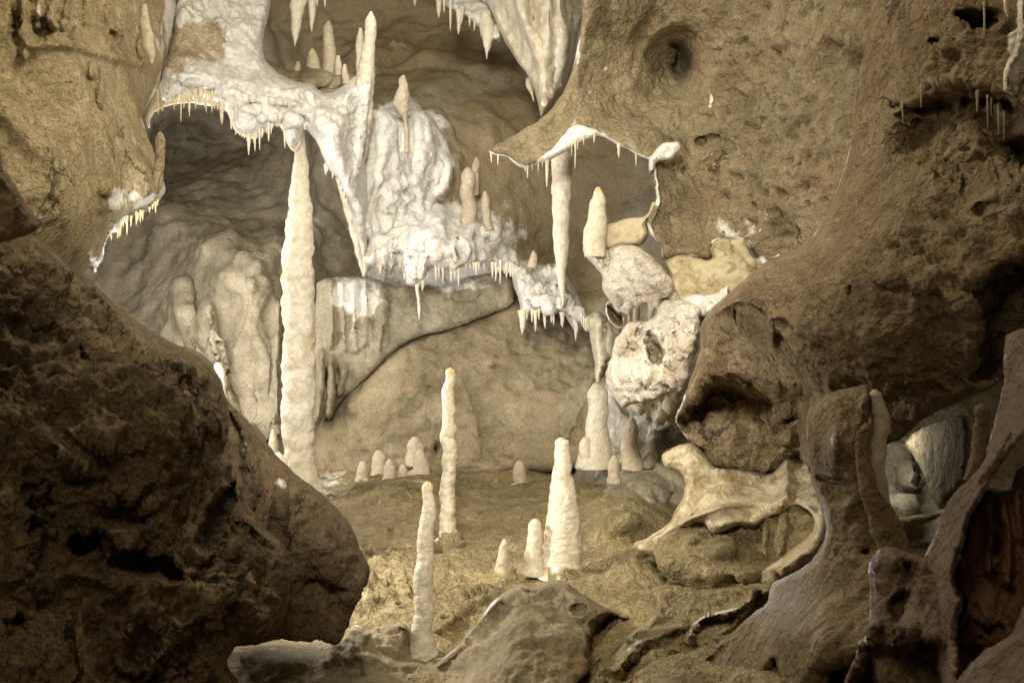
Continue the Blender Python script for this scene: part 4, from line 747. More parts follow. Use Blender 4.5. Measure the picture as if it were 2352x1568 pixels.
# ================================================================== great brown rock on the right
CB = [(2030, -300), (2010, 0), (2005, 20), (1990, 80), (1978, 160), (1966, 220), (1962, 300), (1956, 322), (1945, 370), (1925, 430), (1905, 480), (1885, 520), (1860, 548), (1830, 570), (1790, 590), (1760, 598), (1742, 618), (1705, 645), (1668, 680), (1636, 705), (1606, 745), (1610, 790), (1602, 830), (1585, 870), (1572, 910), (1560, 935), (1546, 968), (1565, 985), (1580, 1012), (1605, 1030), (1620, 1052), (1642, 1072),
      (1700, 1076), (1760, 1084), (1774, 1089), (1790, 1070), (1808, 1050), (1822, 1052), (1838, 1062), (1850, 1062), (1870, 1090), (2000, 1100), (2010, 1048), (2030, 1020), (2070, 1010), (2110, 970), (2160, 945), (2220, 920), (2300, 880), (2420, 800), (2800, 600), (2800, -300)]
rock('overhanging_rock', CB,
     [(2010, 0, 5.7), (1962, 250, 5.7), (1900, 480, 5.6), (1780, 595, 5.65), (1612, 745, 5.7), (1600, 850, 5.8), (1693, 690, 5.1), (1775, 718, 4.82), (1765, 850, 5.25), (1650, 860, 5.65), (1700, 780, 5.35), (1800, 770, 4.8), (1850, 850, 4.85), (1950, 600, 4.9), (2100, 700, 4.5), (2300, 600, 4.4), (2250, 150, 4.7), (2100, 100, 5.1), (2350, -200, 4.7), (2050, -250, 5.5),
      (2000, 880, 4.6), (2200, 880, 4.5), (1900, 860, 4.75), (2700, 300, 4.2), (1560, 968, 5.6), (1650, 1060, 5.5), (1850, 1050, 5.4)], MAT['brown'], step=3.6, R=26, T=.2, thick=1.0, rough=1.6,
     feats=[('rec', [(1585, 905), (1625, 864), (1663, 858), (1708, 868), (1743, 880), (1788, 889), (1843, 887), (1873, 909), (1868, 960), (1862, 1110), (1770, 1120), (1620, 1090), (1520, 980)], .5, 11), ('rec', [(1700, 862), (1740, 870), (1735, 886), (1702, 880)], .25, 9), ('rec', [(1795, 958), (1812, 952), (1830, 964), (1812, 972)], .15, 6),
            ('rec', T3([(1130, 560), (1220, 470), (1300, 420), (1500, 402), (1640, 462), (1780, 560), (1780, 830), (1600, 885), (1480, 925), (1350, 905), (1200, 805), (1110, 690)]), .32, 75), ('rec', T3([(1130, 540), (1300, 430), (1500, 410), (1640, 470), (1700, 540), (1500, 500), (1300, 520)]), .14, 16), ('rec', T3([(1560, 690), (1640, 640), (1780, 640), (1780, 780), (1660, 790)]), .25, 40), ('rec', T3([(1380, 82), (1450, 52), (1600, 50), (1615, 110), (1560, 142), (1450, 138)]), .4, 13), ('rec', T3([(1270, 165), (1330, 170), (1330, 200), (1290, 200)]), .12, 6), ('rec', T3([(1060, 450), (1160, 470), (1150, 500), (1080, 480)]), .1, 7),
            ('bump', 2190, 330, 110, 90, .07), ('ridge', T3([(1480, 945), (1500, 920), (1600, 890), (1720, 830)]), 8, .05), ('ridge', [(1610, 742), (1650, 712), (1693, 690), (1743, 691), (1773, 720), (1774, 790)], 9, .05), ('rec', [(1686, 715), (1694, 705), (1692, 760), (1686, 745)], .1, 5), ('rec', T3([(900, 1330), (940, 1325), (935, 1370), (905, 1365)]), .12, 6),
            ('ridge', [(2050, 620), (2150, 640), (2230, 720), (2240, 820)], 30, .1), ('rec', [(2240, 640), (2400, 560), (2400, 800), (2260, 880), (2225, 860)], .3, 40), ('ridge', [(1990, 90), (1970, 220), (1962, 310)], 14, .06), ('bump', 2090, 520, 70, 60, .1)],
     noises=[('fbm', .5, .06), ('rough', .1, .02), ('pit', .14, .055, None, [(2150, 70, 140, 140), (2050, 540, 90, 80), (2080, 260, 60, 60)]), ('pit', .065, .028, None, [(2120, 130, 180, 160), (2090, 530, 120, 80), (2220, 300, 110, 120)]), ('bubble', .12, .02), ('ridge', .12, .02)],
     masks=[('line', [(1958, 300), (1944, 380), (1922, 440), (1900, 490), (1870, 540)], .62, 2.2), ('line', [(1870, 540), (1830, 572), (1790, 592)], .6, 1.6), ('ell', 2340, 80, 22, 120, .65), ('line', [(2010, 0), (1990, 80), (1970, 200)], .35, 6), ('line', [(1572, 910), (1548, 968), (1578, 1010)], .6, 4)],
     label='great brown overhanging rock with a dark alcove, filling the right side', cat='rock')
rock('crystal_crust', T3([(1690, -60), (1685, 60), (1690, 130), (1665, 240), (1640, 270), (1620, 330), (1610, 400), (1640, 440), (1700, 450), (1800, 460), (1800, -60)]), [(2330, 0, 4.45), (2320, 200, 4.5)], MAT['shell'], step=3, R=14, T=.12, thick=.3, rough=2.5, noises=[('pit', .07, .05), ('rough', .05, .015)], masks=[('all', .6)], label='pitted whitish crust at the top right edge', cat='rock')

# ================================================================== small lit chamber, skull like rock, pillar
rock('side_chamber_wall', T6([(980, 200), (1500, 200), (1560, 950), (980, 950)]), [(2000, 900, 7.0), (2230, 900, 6.9), (2050, 1200, 6.4), (2250, 1200, 6.2)], MAT['back'], step=4, R=20, T=.1, thick=.3, feats=[('ridge', T6([(1195, 500), (1200, 600), (1195, 670)]), 4, .12), ('ridge', T6([(1240, 520), (1245, 600), (1235, 660)]), 4, .12), ('dome', 2080, 1090, 26, 40, .15), ('ridge', T6([(1195, 510), (1220, 540), (1245, 530)]), 4, .1), ('dome', 2050, 1170, 60, 40, .2)],
     noises=[('fbm', .3, .08), ('bubble', .1, .03), ('rough', .07, .015)], masks=[('ell', 2050, 1080, 50, 60, .3), ('ell', 2130, 1110, 26, 60, .4)], label='back wall of the small lit side chamber at the right', cat='cave wall', kind='structure')
rock('chamber_rock', T6([(1150, 470), (1230, 400), (1330, 370), (1440, 325), (1475, 360), (1475, 560), (1450, 660), (1390, 720), (1335, 785), (1300, 730), (1275, 640), (1240, 570), (1190, 500)]), [(2090, 1010, 6.2), (2200, 1000, 5.7), (2170, 1150, 5.8)], MAT['olive'], step=3.2, R=18, T=.2, thick=.4, noises=[('fbm', .3, .06), ('rough', .08, .02), ('ridge', .14, .03, (1, 1, 3))], masks=[('all', .2)], label='olive slab in front of the small lit chamber', cat='rock')
rock('chamber_ledge', T6([(1060, 840), (1110, 810), (1200, 800), (1330, 780), (1340, 800), (1240, 850), (1145, 890), (1080, 900)]), [(2060, 1200, 5.9), (2150, 1185, 5.7)], MAT['tan'], step=3, R=12, T=.12, thick=.4, noises=[('fbm', .2, .05), ('rough', .06, .015)], masks=[('all', .25)], label='low tan ledge at the mouth of the small lit chamber', cat='ledge')

rock('olive_hollow', T6([(60, 860), (210, 800), (400, 780), (600, 740), (800, 720), (860, 880), (800, 1000), (600, 1120), (400, 1180), (150, 1150), (0, 1010)]), [(1540, 1220, 5.80), (1700, 1190, 5.70), (1870, 1180, 5.5), (1560, 1330, 5.58), (1650, 1345, 5.45), (1800, 1300, 5.42)], MAT['floor'], step=3.2, R=24, T=.1, thick=.3,
     feats=[('bump', 1640, 1262, 60, 26, .14), ('bump', 1660, 1315, 90, 24, .12), ('bump', 1560, 1290, 60, 24, .12), ('bump', 1590, 1235, 22, 16, .12), ('bump', 1720, 1320, 50, 20, .1), ('ridge', [(1760, 1180), (1755, 1230), (1760, 1280)], 8, .03), ('ridge', [(1800, 1175), (1800, 1220), (1790, 1270)], 8, .03)],
     noises=[('soft', .2, .05), ('rough', .08, .010), ('soft', .12, .03, (1, 1, 3))], masks=[('ell', 1680, 1225, 80, 30, .34)], label='smooth olive flowstone in the hollow under the pale overhanging ledge', cat='rock')
sk = rock('overhanging_ledge', Z5([(1055, 330), (1100, 420), (1130, 520), (1150, 600), (1170, 680), (1165, 740), (1110, 830), (1050, 890), (980, 940), (890, 990), (850, 1040), (760, 1075), (650, 1065), (540, 1062), (600, 1015), (700, 972), (800, 930), (880, 880), (960, 820), (1035, 768), (1082, 710), (1086, 662), (1055, 615), (1010, 590), (960, 592), (900, 626), (800, 662), (745, 705), (715, 700), (640, 692), (590, 722), (540, 742), (500, 728), (470, 690), (430, 676), (400, 700), (375, 760), (340, 840), (230, 880), (100, 840), (60, 790), (150, 765), (280, 680), (290, 640), (340, 560), (366, 480), (358, 430), (320, 385), (250, 378), (225, 320), (240, 290), (310, 250), (400, 235), (450, 270), (475, 312), (535, 378), (640, 378), (760, 398), (835, 412), (880, 358), (915, 313), (990, 360), (1040, 328)]),
     [(1530, 1045, 5.95), (1590, 1025, 5.95), (1600, 1130, 5.8), (1560, 1210, 5.8), (1480, 1250, 6.0), (1560, 1260, 5.75), (1700, 1110, 5.85), (1800, 1080, 5.85), (1850, 1070, 5.8), (1750, 1180, 5.6), (1620, 1195, 5.6), (1870, 1160, 5.4), (1890, 1210, 5.3), (1800, 1310, 5.3), (1700, 1190, 5.6), (1680, 1355, 5.35)], MAT['cream'], step=3, R=16, T=.12, thick=.3, rough=1.5,
     feats=[('ridge', Z5([(330, 690), (450, 630), (600, 580), (760, 560), (900, 580)]), 10, .06), ('ridge', Z5([(930, 330), (930, 450), (900, 570)]), 12, .05), ('ridge', Z5([(1040, 610), (1110, 690), (1080, 790), (900, 940)]), 9, .06), ('ridge', Z5([(480, 480), (640, 500), (800, 500)]), 26, -.05)],
     noises=[('soft', .25, .04), ('rough', .07, .012), ('rough', .05, .03, None, [(1800, 1310, 70, 26)])], masks=[('all', .5), ('ell', 1870, 1175, 30, 40, .85), ('neg', 1790, 1315, 80, 24, .7), ('neg', 1520, 1265, 60, 26, .6)], tints=[('ell', 1790, 1315, 80, 22, .9), ('ell', 1520, 1268, 60, 24, .9)],
     label='pale cream ledge overhanging an olive hollow, left of the bent pillar', cat='ledge')
for pts in ([(225, 835, 5), (235, 870, 8), (240, 890, 3)], [(280, 860, 12), (285, 900, 10), (290, 930, 4)], [(340, 845, 9), (335, 870, 6), (332, 888, 2)], [(470, 830, 10), (475, 870, 14), (478, 905, 4)]):
    spike('drip', [(1493 + x * .5, 784.4 + y * .5, r * .55) for x, y, r in pts], 5.75, MAT['cream'], seg=12, bump=.25, parent=sk)

rock('bent_pillar', T6([(718, 460), (718, 350), (738, 300), (790, 252), (850, 226), (930, 212), (992, 192), (1008, 215), (1018, 270), (1014, 330), (990, 390), (975, 500), (985, 640), (1060, 760), (1130, 850), (1165, 960), (1240, 1000), (1330, 1100), (1460, 1300), (1500, 1640), (40, 1700), (108, 1568), (150, 1500), (250, 1440), (380, 1330), (470, 1245), (540, 1205), (553, 1130), (565, 1102), (650, 1068), (720, 1028), (780, 960), (815, 870), (800, 790), (785, 730), (740, 650), (735, 570)]),
     [(1860, 960, 4.35), (1990, 890, 4.3), (1920, 1000, 4.1), (1860, 1100, 4.35), (1990, 1150, 4.1), (1900, 1200, 4.2), (1780, 1330, 4.6), (1900, 1350, 4.1), (2060, 1260, 4.0), (1560, 1568, 4.8), (1750, 1560, 4.2), (2000, 1500, 3.7), (2150, 1560, 3.6)], MAT['brown'], step=3.2, R=16, T=.16, thick=.3, rough=1.4,
     feats=[('rec', T6([(975, 950), (1010, 945), (1015, 970), (985, 980)]), .1, 6), ('ridge', T6([(740, 600), (800, 635), (930, 650)]), 6, -.08), ('rec', T6([(720, 560), (760, 590), (945, 640), (960, 700), (880, 760), (800, 760)]), .05, 14), ('ridge', T6([(1000, 230), (960, 300), (1000, 340)]), 8, .05), ('rec', T6([(750, 1520), (850, 1440), (1000, 1420), (1050, 1640), (700, 1640)]), .25, 26), ('rec', T6([(480, 1600), (520, 1500), (560, 1440), (600, 1500), (610, 1640)]), .15, 9),
            ('ridge', T6([(470, 1245), (330, 1380), (130, 1560)]), 10, .05), ('bump', 1917, 1020, 22, 50, .06), ('bump', 1950, 1130, 26, 50, .04), ('bump', 1850, 1450, 120, 80, .12)],
     noises=[('fbm', .35, .04), ('rough', .08, .014), ('pit', .06, .02, None, [(1920, 950, 70, 70)])], masks=[('ell', 1917, 1015, 20, 52, .33), ('line', T6([(740, 300), (720, 350), (718, 460), (735, 570)]), .5, 3), ('line', T6([(800, 790), (815, 870), (780, 960), (720, 1028), (650, 1068)]), .46, 4), ('line', T6([(850, 226), (992, 194)]), .42, 3), ('line', T6([(735, 590), (770, 600), (810, 630)]), .5, 3)],  # edge lines: rim light from behind, painted in as calcite
     label='brown pillar bent like a seahorse on the broad foreground slope', cat='rock formation')
stalagmite([(1995, 974, 9), (1990, 985, 15), (1982, 1000, 16), (1979, 1034, 15), (1984, 1084, 18), (1998, 1134, 23), (2023, 1184, 30), (2045, 1234, 36), (2055, 1275, 42)], 3.98, 'brown', 'curved finger like stalagmite leaning against the bent pillar', seg=30, bump=.22, bsize=.09)
stalagmite([(2009, 895, 5), (2010, 900, 11), (2014, 917, 14), (2019, 940, 17), (2022, 970, 20), (2016, 1010, 22), (2012, 1060, 21), (2014, 1110, 22), (2020, 1180, 25)], 4.25, 'buff', 'yellow stained stalagmite behind the curved finger', seg=28, bump=.2, bsize=.08)

# slabs and ridge in front of the floor
rock('layered_slab', T6([(-360, 1620), (-210, 1480), (-110, 1350), (-20, 1300), (40, 1210), (0, 1150), (60, 1115), (160, 1120), (250, 1142), (330, 1130), (400, 1112), (480, 1100), (560, 1088), (572, 1110), (558, 1160), (520, 1170), (485, 1150), (472, 1232), (385, 1322), (282, 1402), (190, 1482), (130, 1600), (100, 1680), (-330, 1680)]),
     [(1350, 1568, 4.75), (1480, 1420, 5.1), (1520, 1350, 5.4), (1620, 1350, 5.3), (1770, 1330, 5.2), (1720, 1400, 5.0), (1600, 1480, 4.85), (1500, 1560, 4.7)], MAT['floor'], step=3, R=12, T=.15, thick=.4, rough=2,
     feats=[('ridge', T6([(180, 1345), (215, 1280), (300, 1250), (400, 1230), (470, 1180)]), 7, .08), ('rec', T6([(140, 1395), (200, 1385), (290, 1380), (250, 1430), (150, 1480), (75, 1530), (90, 1470)]), .3, 8), ('ridge', T6([(-150, 1500), (0, 1370), (150, 1300)]), 14, .07), ('rec', T6([(-70, 1400), (0, 1370), (20, 1440), (-100, 1560), (-150, 1550)]), .1, 16), ('ridge', T6([(100, 1560), (130, 1450), (185, 1350)]), 7, .07), ('rec', T6([(190, 1340), (225, 1290), (420, 1240), (380, 1310), (260, 1370)]), .08, 8)],
     noises=[('fbm', .25, .04), ('billow', .1, .03), ('rough', .06, .016), ('bubble', .06, .02, None, [(1500, 1390, 90, 50), (1600, 1350, 160, 26)])], masks=[('all', .12), ('line', T6([(180, 1345), (215, 1280), (300, 1250), (400, 1230), (470, 1180)]), .55, 5), ('line', T6([(100, 1560), (130, 1450), (185, 1350)]), .5, 4), ('ell', 1480, 1480, 60, 60, .4)],
     label='layered ochre slabs sloping down in front of the pale cream ledge', cat='rock')
rock('front_ridge', [(470, 1700), (520, 1600), (552, 1560), (555, 1530), (548, 1495), (590, 1480), (640, 1475), (700, 1468), (760, 1472), (788, 1462), (800, 1445), (817, 1432), (832, 1440), (842, 1450), (872, 1435), (915, 1427), (935, 1434), (942, 1455), (944, 1500), (952, 1512), (985, 1524), (1003, 1520), (1028, 1500), (1057, 1474), (1087, 1442), (1117, 1395), (1142, 1370), (1176, 1350), (1198, 1340), (1226, 1348), (1247, 1337), (1272, 1330), (1302, 1336), (1327, 1358), (1367, 1380), (1397, 1398), (1437, 1412), (1462, 1424), (1447, 1452), (1397, 1496), (1357, 1538), (1320, 1575), (1280, 1720)],
     [(560, 1500, 5.0), (700, 1475, 5.15), (815, 1436, 5.2), (930, 1440, 5.2), (975, 1520, 5.15), (1090, 1440, 5.25), (1200, 1345, 5.35), (1290, 1335, 5.4), (1440, 1415, 5.3), (600, 1650, 4.5), (900, 1650, 4.5), (1200, 1650, 4.5), (1250, 1450, 4.95), (1350, 1540, 4.8)], MAT['mud'], step=3.2, R=16, T=.16, thick=.6, rough=1.2,
     feats=[('rec', T5([(1240, 1262), (1330, 1242), (1430, 1292), (1385, 1350), (1280, 1440), (1215, 1510), (1190, 1420)]), .4, 12), ('rec', T5([(395, 1320), (460, 1475), (300, 1480), (190, 1420), (185, 1340), (250, 1305), (340, 1290)]), .07, 12), ('ridge', T5([(520, 1480), (620, 1390), (720, 1260), (800, 1180)]), 9, .07), ('ridge', T5([(820, 1160), (900, 1300), (850, 1500)]), 40, .06), ('dome', 1330, 1400, 20, 16, -.06), ('rec', T5([(900, 1125), (960, 1150), (990, 1135), (960, 1160), (920, 1155)]), .08, 5), ('bump', 650, 1520, 70, 40, .12), ('rec', T5([(100, 1440), (200, 1480), (190, 1568), (60, 1568)]), .08, 20)],
     noises=[('fbm', .4, .04), ('rough', .08, .012), ('ridge', .1, .012)], masks=[('line', [(1003, 1520), (1057, 1474), (1117, 1395), (1150, 1365)], .5, 8), ('line', [(800, 1445), (817, 1432), (832, 1440)], .5, 5), ('ell', 740, 1540, 60, 40, .35), ('line', [(1462, 1424), (1397, 1496), (1330, 1570)], .5, 5), ('ell', 660, 1488, 90, 9, .4)],
     label='smooth brown ridge across the bottom carrying the waxy white stalagmite', cat='rock')

# ================================================================== bottom right: red brown flowstone with glittering edges
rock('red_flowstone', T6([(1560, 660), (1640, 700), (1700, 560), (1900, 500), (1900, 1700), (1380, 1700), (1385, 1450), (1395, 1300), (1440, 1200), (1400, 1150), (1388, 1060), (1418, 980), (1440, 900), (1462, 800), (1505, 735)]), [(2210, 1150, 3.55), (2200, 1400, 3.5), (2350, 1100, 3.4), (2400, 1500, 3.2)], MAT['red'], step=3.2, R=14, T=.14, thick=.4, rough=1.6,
     feats=[('ridge', T6([(1560, 760), (1580, 900), (1560, 1050)]), 10, .05), ('ridge', T6([(1630, 740), (1660, 900), (1640, 1100)]), 12, .06), ('ridge', T6([(1690, 700), (1710, 900)]), 10, .05), ('rec', T6([(1480, 1380), (1560, 1380), (1640, 1330), (1620, 1300), (1490, 1340)]), .2, 14), ('rec', T6([(1590, 850), (1640, 950), (1570, 1040), (1550, 960)]), .06, 14)],
     noises=[('fbm', .3, .04), ('ridge', .12, .025, (1, 1, 3.5)), ('rough', .06, .008)], masks=[('line', T6([(1560, 665), (1505, 735), (1462, 800), (1440, 900), (1418, 980), (1388, 1060)]), .62, 2.2), ('line', T6([(1440, 1200), (1398, 1300), (1390, 1400), (1410, 1500)]), .6, 5), ('ell', T6([(1600, 675)])[0][0], T6([(1600, 675)])[0][1], 40, 10, .5)],  # left edge lines: glints on wet crystals, painted in as calcite
     label='red brown flowstone with a glittering left edge, bottom right', cat='flowstone')
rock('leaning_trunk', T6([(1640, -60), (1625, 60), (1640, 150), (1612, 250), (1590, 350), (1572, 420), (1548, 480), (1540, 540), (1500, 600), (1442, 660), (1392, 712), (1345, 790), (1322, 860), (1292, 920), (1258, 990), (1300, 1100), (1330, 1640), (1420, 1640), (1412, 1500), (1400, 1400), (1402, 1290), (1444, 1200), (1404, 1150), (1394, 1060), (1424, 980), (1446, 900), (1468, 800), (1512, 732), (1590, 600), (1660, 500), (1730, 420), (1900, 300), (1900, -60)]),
     [(2310, 800, 3.6), (2260, 1040, 3.5), (2190, 1150, 3.5), (2140, 1270, 3.6), (2330, 950, 3.35), (2240, 1130, 3.3), (2180, 1300, 3.35), (2170, 1500, 3.3)], MAT['purple'], step=3, R=16, T=.16, thick=.35, rough=1.6,
     feats=[('ridge', T6([(1640, 420), (1560, 560), (1500, 640)]), 9, .05), ('dome', 2310, 1000, 40, 60, .05)], noises=[('fbm', .3, .03), ('rough', .06, .01), ('bubble', .03, .007)],
     masks=[('line', T6([(1640, 60), (1640, 150), (1612, 250), (1590, 350), (1572, 420), (1545, 500)]), .62, 2.2), ('line', T6([(1345, 790), (1322, 860), (1292, 920), (1260, 985)]), .75, 2.2), ('line', T6([(1392, 712), (1345, 790)]), .6, 4), ('line', T6([(1510, 735), (1468, 800), (1446, 900), (1424, 980), (1394, 1060)]), .66, 2.2), ('line', T6([(1444, 1200), (1402, 1290), (1400, 1400), (1412, 1500)]), .66, 2.2), ('line', T6([(1730, 420), (1660, 500), (1590, 600), (1512, 732)]), .6, 4)],  # lines along both edges: wet crystals with their glints painted in
     label='dull reddish trunk of rock leaning from the right edge', cat='rock formation')
stalagmite([(2255, 927, 5), (2256, 936, 13), (2256, 974, 17), (2251, 1019, 19), (2244, 1064, 21), (2234, 1110, 24)], 3.6, 'purple', 'blunt reddish stalagmite standing left of the leaning trunk', seg=26, bump=.2, bsize=.08)
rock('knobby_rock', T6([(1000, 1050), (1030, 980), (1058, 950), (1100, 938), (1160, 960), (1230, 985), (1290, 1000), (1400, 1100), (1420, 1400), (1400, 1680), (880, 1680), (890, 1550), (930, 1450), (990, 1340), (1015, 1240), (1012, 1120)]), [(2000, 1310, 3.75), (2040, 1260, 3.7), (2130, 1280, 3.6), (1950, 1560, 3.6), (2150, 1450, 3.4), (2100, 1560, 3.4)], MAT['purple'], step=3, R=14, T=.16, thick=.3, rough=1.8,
     feats=[('bump', 2017, 1440, 14, 18, .06), ('rec', T6([(1090, 1190), (1180, 1120), (1190, 1250), (1160, 1340), (1100, 1300)]), .08, 14), ('rec', T6([(940, 1480), (1010, 1400), (1100, 1420), (1300, 1350), (1400, 1420), (1400, 1660), (900, 1660)]), .3, 14), ('bump', 2090, 1440, 26, 22, .06), ('bump', 2060, 1290, 30, 40, .06), ('rec', T6([(1180, 1010), (1210, 1030), (1200, 1060)]), .08, 6)],
     noises=[('fbm', .25, .05), ('rough', .08, .018)], masks=[('line', T6([(1058, 952), (1015, 1030), (1008, 1110), (1016, 1230), (992, 1340), (930, 1450), (890, 1540)]), .68, 2.2), ('ell', 1978, 1500, 14, 46, .5, .5)],  # edge line: rim glint on wet crystals, put into the calcite colour
     label='knobby dull rock with a glittering left edge at the bottom right', cat='rock formation')
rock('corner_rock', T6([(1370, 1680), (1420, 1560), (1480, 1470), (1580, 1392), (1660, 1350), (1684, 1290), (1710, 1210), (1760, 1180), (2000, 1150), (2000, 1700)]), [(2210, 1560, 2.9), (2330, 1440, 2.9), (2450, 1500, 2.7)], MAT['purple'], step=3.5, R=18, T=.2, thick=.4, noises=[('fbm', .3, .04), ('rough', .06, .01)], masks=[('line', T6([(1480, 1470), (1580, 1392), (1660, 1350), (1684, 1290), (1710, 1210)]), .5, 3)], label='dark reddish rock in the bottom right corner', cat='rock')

# ================================================================== left foreground boulders
F2 = [(470, 830), (500, 860), (516, 905), (530, 930), (552, 948), (570, 965), (598, 1000), (622, 1030), (652, 1060), (690, 1096), (722, 1118), (758, 1150), (790, 1182), (815, 1225), (832, 1270), (845, 1292), (852, 1310), (840, 1345), (818, 1390), (800, 1430), (790, 1460), (776, 1480), (752, 1474), (738, 1462), (700, 1466), (676, 1472), (640, 1466), (600, 1476), (560, 1482), (500, 1480), (420, 1300), (420, 900)]
rock('boulder', F2, [(500, 860, 5.0), (560, 960, 5.0), (700, 1110, 4.85), (850, 1310, 4.8), (780, 1470, 4.7), (560, 1100, 4.75), (650, 1250, 4.65), (700, 1350, 4.65), (560, 1400, 4.55)], MAT['umber'], step=3.4, R=20, T=.22, thick=.35, rough=1.8,
     feats=[('ridge', [(530, 945), (556, 990), (570, 1060), (582, 1160)], 7, .1), ('ridge', [(552, 960), (580, 1040), (600, 1120)], 6, .06), ('dome', 650, 1160, 9, 60, .07), ('ridge', [(690, 1110), (640, 1180), (640, 1260)], 14, .04), ('bump', 760, 1250, 60, 70, .06), ('rec', [(670, 1300), (760, 1310), (830, 1400), (780, 1500), (660, 1490)], .05, 30)],
     noises=[('fbm', .35, .05), ('bubble', .07, .014), ('rough', .06, .014), ('pit', .05, .012)], masks=[('line', [(532, 948), (556, 992), (572, 1070), (590, 1160)], .33, 9), ('ell', 652, 1115, 9, 22, .62), ('ell', 600, 1060, 40, 110, .28)], label='rear brown boulder of the left pair, its pointed nose towards the slender stalagmites', cat='boulder')
FB = [(-400, 560), (0, 552), (40, 545), (72, 538), (110, 560), (150, 598), (200, 640), (262, 692), (300, 725), (335, 752), (380, 778), (420, 795), (455, 806), (482, 828), (505, 862), (518, 905), (526, 950), (527, 990), (522, 1018), (512, 1030), (528, 1055), (540, 1100), (560, 1148), (582, 1175), (605, 1210), (632, 1232), (656, 1258), (672, 1282), (668, 1340), (660, 1400), (645, 1440), (610, 1462), (572, 1472), (545, 1480), (528, 1500), (520, 1520), (530, 1545), (552, 1570), (575, 1700), (-400, 1700)]
rock('boulder', FB, [(-300, 580, 3.6), (0, 560, 3.85), (72, 545, 4.05), (200, 645, 4.2), (335, 755, 4.25), (470, 825, 4.25), (525, 970, 4.25), (540, 1100, 4.25), (665, 1300, 4.15), (640, 1440, 4.1), (540, 1550, 3.9), (100, 750, 3.9), (250, 900, 3.75), (400, 950, 3.85), (200, 1150, 3.65), (400, 1250, 3.75), (100, 1450, 3.5), (350, 1500, 3.6), (550, 1380, 3.85), (-300, 1500, 3.2), (-300, 1000, 3.3)],
     MAT['dark'], step=3.4, R=34, T=.3, thick=.5, rough=2,
     feats=[('rec', T4([(300, 920), (360, 868), (490, 850), (505, 900), (420, 990), (335, 985)]), .22, 9), ('rec', T4([(480, 990), (600, 970), (700, 925), (760, 955), (870, 1100), (780, 1112), (700, 1080), (560, 1070), (490, 1040)]), .14, 12), ('rec', T4([(890, 890), (960, 740), (1030, 655), (1095, 705), (1040, 850), (955, 1010), (880, 940)]), .14, 10), ('rec', T4([(100, 735), (200, 700), (212, 800), (130, 815)]), .12, 9), ('rec', T4([(450, 740), (560, 655), (700, 720), (722, 800), (640, 862), (560, 832), (450, 812)]), .07, 9),
            ('rec', T4([(1030, 590), (1100, 560), (1130, 700), (1060, 685)]), .15, 9), ('rec', T4([(1040, 1400), (1110, 1340), (1290, 1385), (1200, 1410), (1110, 1405), (1100, 1470), (1050, 1470)]), .2, 10), ('rec', T4([(560, 850), (660, 860), (600, 980), (505, 960), (500, 860)]), -.08, 8), ('rec', T4([(420, 470), (500, 460), (540, 490), (450, 510)]), .08, 7), ('rec', T4([(360, 0), (390, 0), (395, 90), (365, 85)]), .08, 6), ('rec', T4([(220, 650), (250, 640), (265, 730), (225, 760)]), .07, 6),
            ('ridge', T4([(200, 690), (215, 800), (185, 900), (160, 1030)]), 6, .08), ('ridge', T4([(240, 460), (320, 520), (400, 560)]), 12, .07), ('ridge', T4([(1000, 360), (1040, 480), (1050, 590)]), 12, .07), ('ridge', T4([(1130, 820), (1220, 890), (1330, 980)]), 9, .06), ('ridge', T4([(730, 120), (900, 100), (980, 200), (1000, 350)]), 30, .08), ('rec', [(0, 720), (120, 740), (180, 790), (40, 800)], .08, 14), ('ridge', T4([(0, 1100), (300, 1060), (560, 1110)]), 30, .07), ('rec', T4([(0, 1230), (160, 1260), (150, 1330), (0, 1300)]), .08, 20), ('rec', T4([(560, 1330), (640, 1300), (760, 1380), (640, 1500), (560, 1480)]), .08, 26)],
     noises=[('fbm', .5, .07), ('rough', .13, .035), ('bubble', .09, .02), ('rough', .045, .010), ('ridge', .2, .03), ('pit', .085, .035, (1.5, 1, 1)), ('pit', .05, .022, None, [(150, 760, 240, 140), (200, 1200, 260, 200)])], masks=[('ell', 380, 1050, 120, 30, .1)],
     label='huge dark mud coated boulder filling the lower left', cat='boulder')
rock('hanging_rock', [(-400, 150), (-10, 180), (2, 385), (20, 405), (40, 430), (62, 470), (84, 502), (93, 520), (80, 532), (50, 545), (20, 555), (-400, 640)], [(-200, 350, 2.8), (90, 520, 3.1)], MAT['brown'], step=4, R=20, T=.2, thick=.4, noises=[('fbm', .3, .04), ('rough', .06, .01)], label='dark brown wedge of rock jutting in from the left edge', cat='rock')

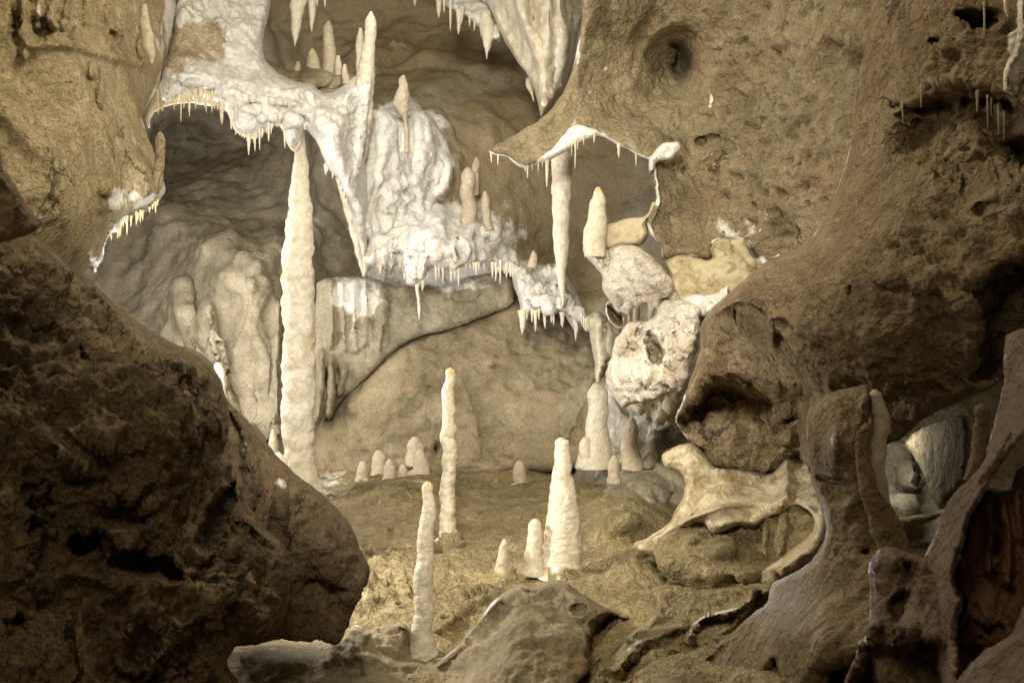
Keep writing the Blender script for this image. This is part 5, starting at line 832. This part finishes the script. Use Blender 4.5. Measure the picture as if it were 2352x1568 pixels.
# ================================================================== light: cave lamps, plus unseen fill lights added to brighten
def lamp(name, loc, energy, col, radius, target=None, angle=None, blend=.6):
    d = bpy.data.lights.new(name, 'SPOT' if target else 'POINT')
    d.energy = energy; d.color = col; d.shadow_soft_size = radius
    o = bpy.data.objects.new(name, d); COL.objects.link(o); o.location = loc
    if target:
        d.spot_size = math.radians(angle); d.spot_blend = blend
        import mathutils
        v = mathutils.Vector(target) - mathutils.Vector(loc)
        o.rotation_euler = v.to_track_quat('-Z', 'Y').to_euler()
    return o
COOL = (.93, .97, 1.0); WARM = (1.0, .87, .66)
lamp('lamp_cool', P(330, 900, 5.35), 165, COOL, .10, P(860, 400, 8.8), 66, .45)
lamp('lamp_low', P(500, 1010, 7.0), 110, (1, .98, .93), .08, P(1290, 480, 7.8), 90, .5)
lamp('lamp_floor', P(330, 800, 5.8), 175, (1, .95, .84), .08, P(1050, 1200, 5.8), 90, .6)
lamp('lamp_ceiling', P(860, -190, 8.2), 28, COOL, .12, P(930, 420, 9.2), 60, .7)
lamp('fill_mid', (-.3, 6.8, 3.9), 65, (1, .95, .84), .7)  # soft fill added in open air to even out the chamber
lamp('fill_alcove', P(235, 480, 8.7), 95, (1, .96, .88), .4)  # unseen fill added to brighten the hollow from the left
lamp('fill_hollow', P(330, 880, 9.0), 55, (1, .96, .88), .4)  # unseen fill added low in the hollow to lift its darkness
lamp('lamp_side', P(2060, 1010, 6.2), 4.5, (1, 1., .88), .15)
lamp('lamp_rim', P(1700, 1250, 5.15), 15, (.85, .92, 1), .04, P(2000, 1400, 3.7), 50, .5)
lamp('fill_high', (-.5, 5.0, 4.8), 215, (1, .88, .62), .6)  # added overhead fill, above the view, for walls and floor
lamp('fill_camera_side', (-.6, 1.0, 3.4), 74, (1, .84, .58), .5)  # added warm camera-side fill, no such source in view
lamp('fill_front', (-.25, 1.5, 3.3), 1250, (1, .935, .77), .25, P(1050, 850, 8.0), 50, 1)  # added frontal fill spot, high on the camera side

wd = bpy.data.worlds.new("World"); sc.world = wd; wd.use_nodes = True
bg = wd.node_tree.nodes['Background']
bg.inputs[0].default_value = (1.0, .80, .55, 1); bg.inputs[1].default_value = .13

sc.view_settings.view_transform = 'Standard'
sc.view_settings.look = 'None'
sc.view_settings.exposure = 0
sc.view_settings.gamma = 1
sc.cycles.use_denoising = True
sc.cycles.adaptive_threshold = .03
sc.cycles.max_bounces = 6
sc.cycles.diffuse_bounces = 4
sc.cycles.glossy_bounces = 3
sc.cycles.caustics_reflective = False
sc.cycles.sample_clamp_indirect = 4
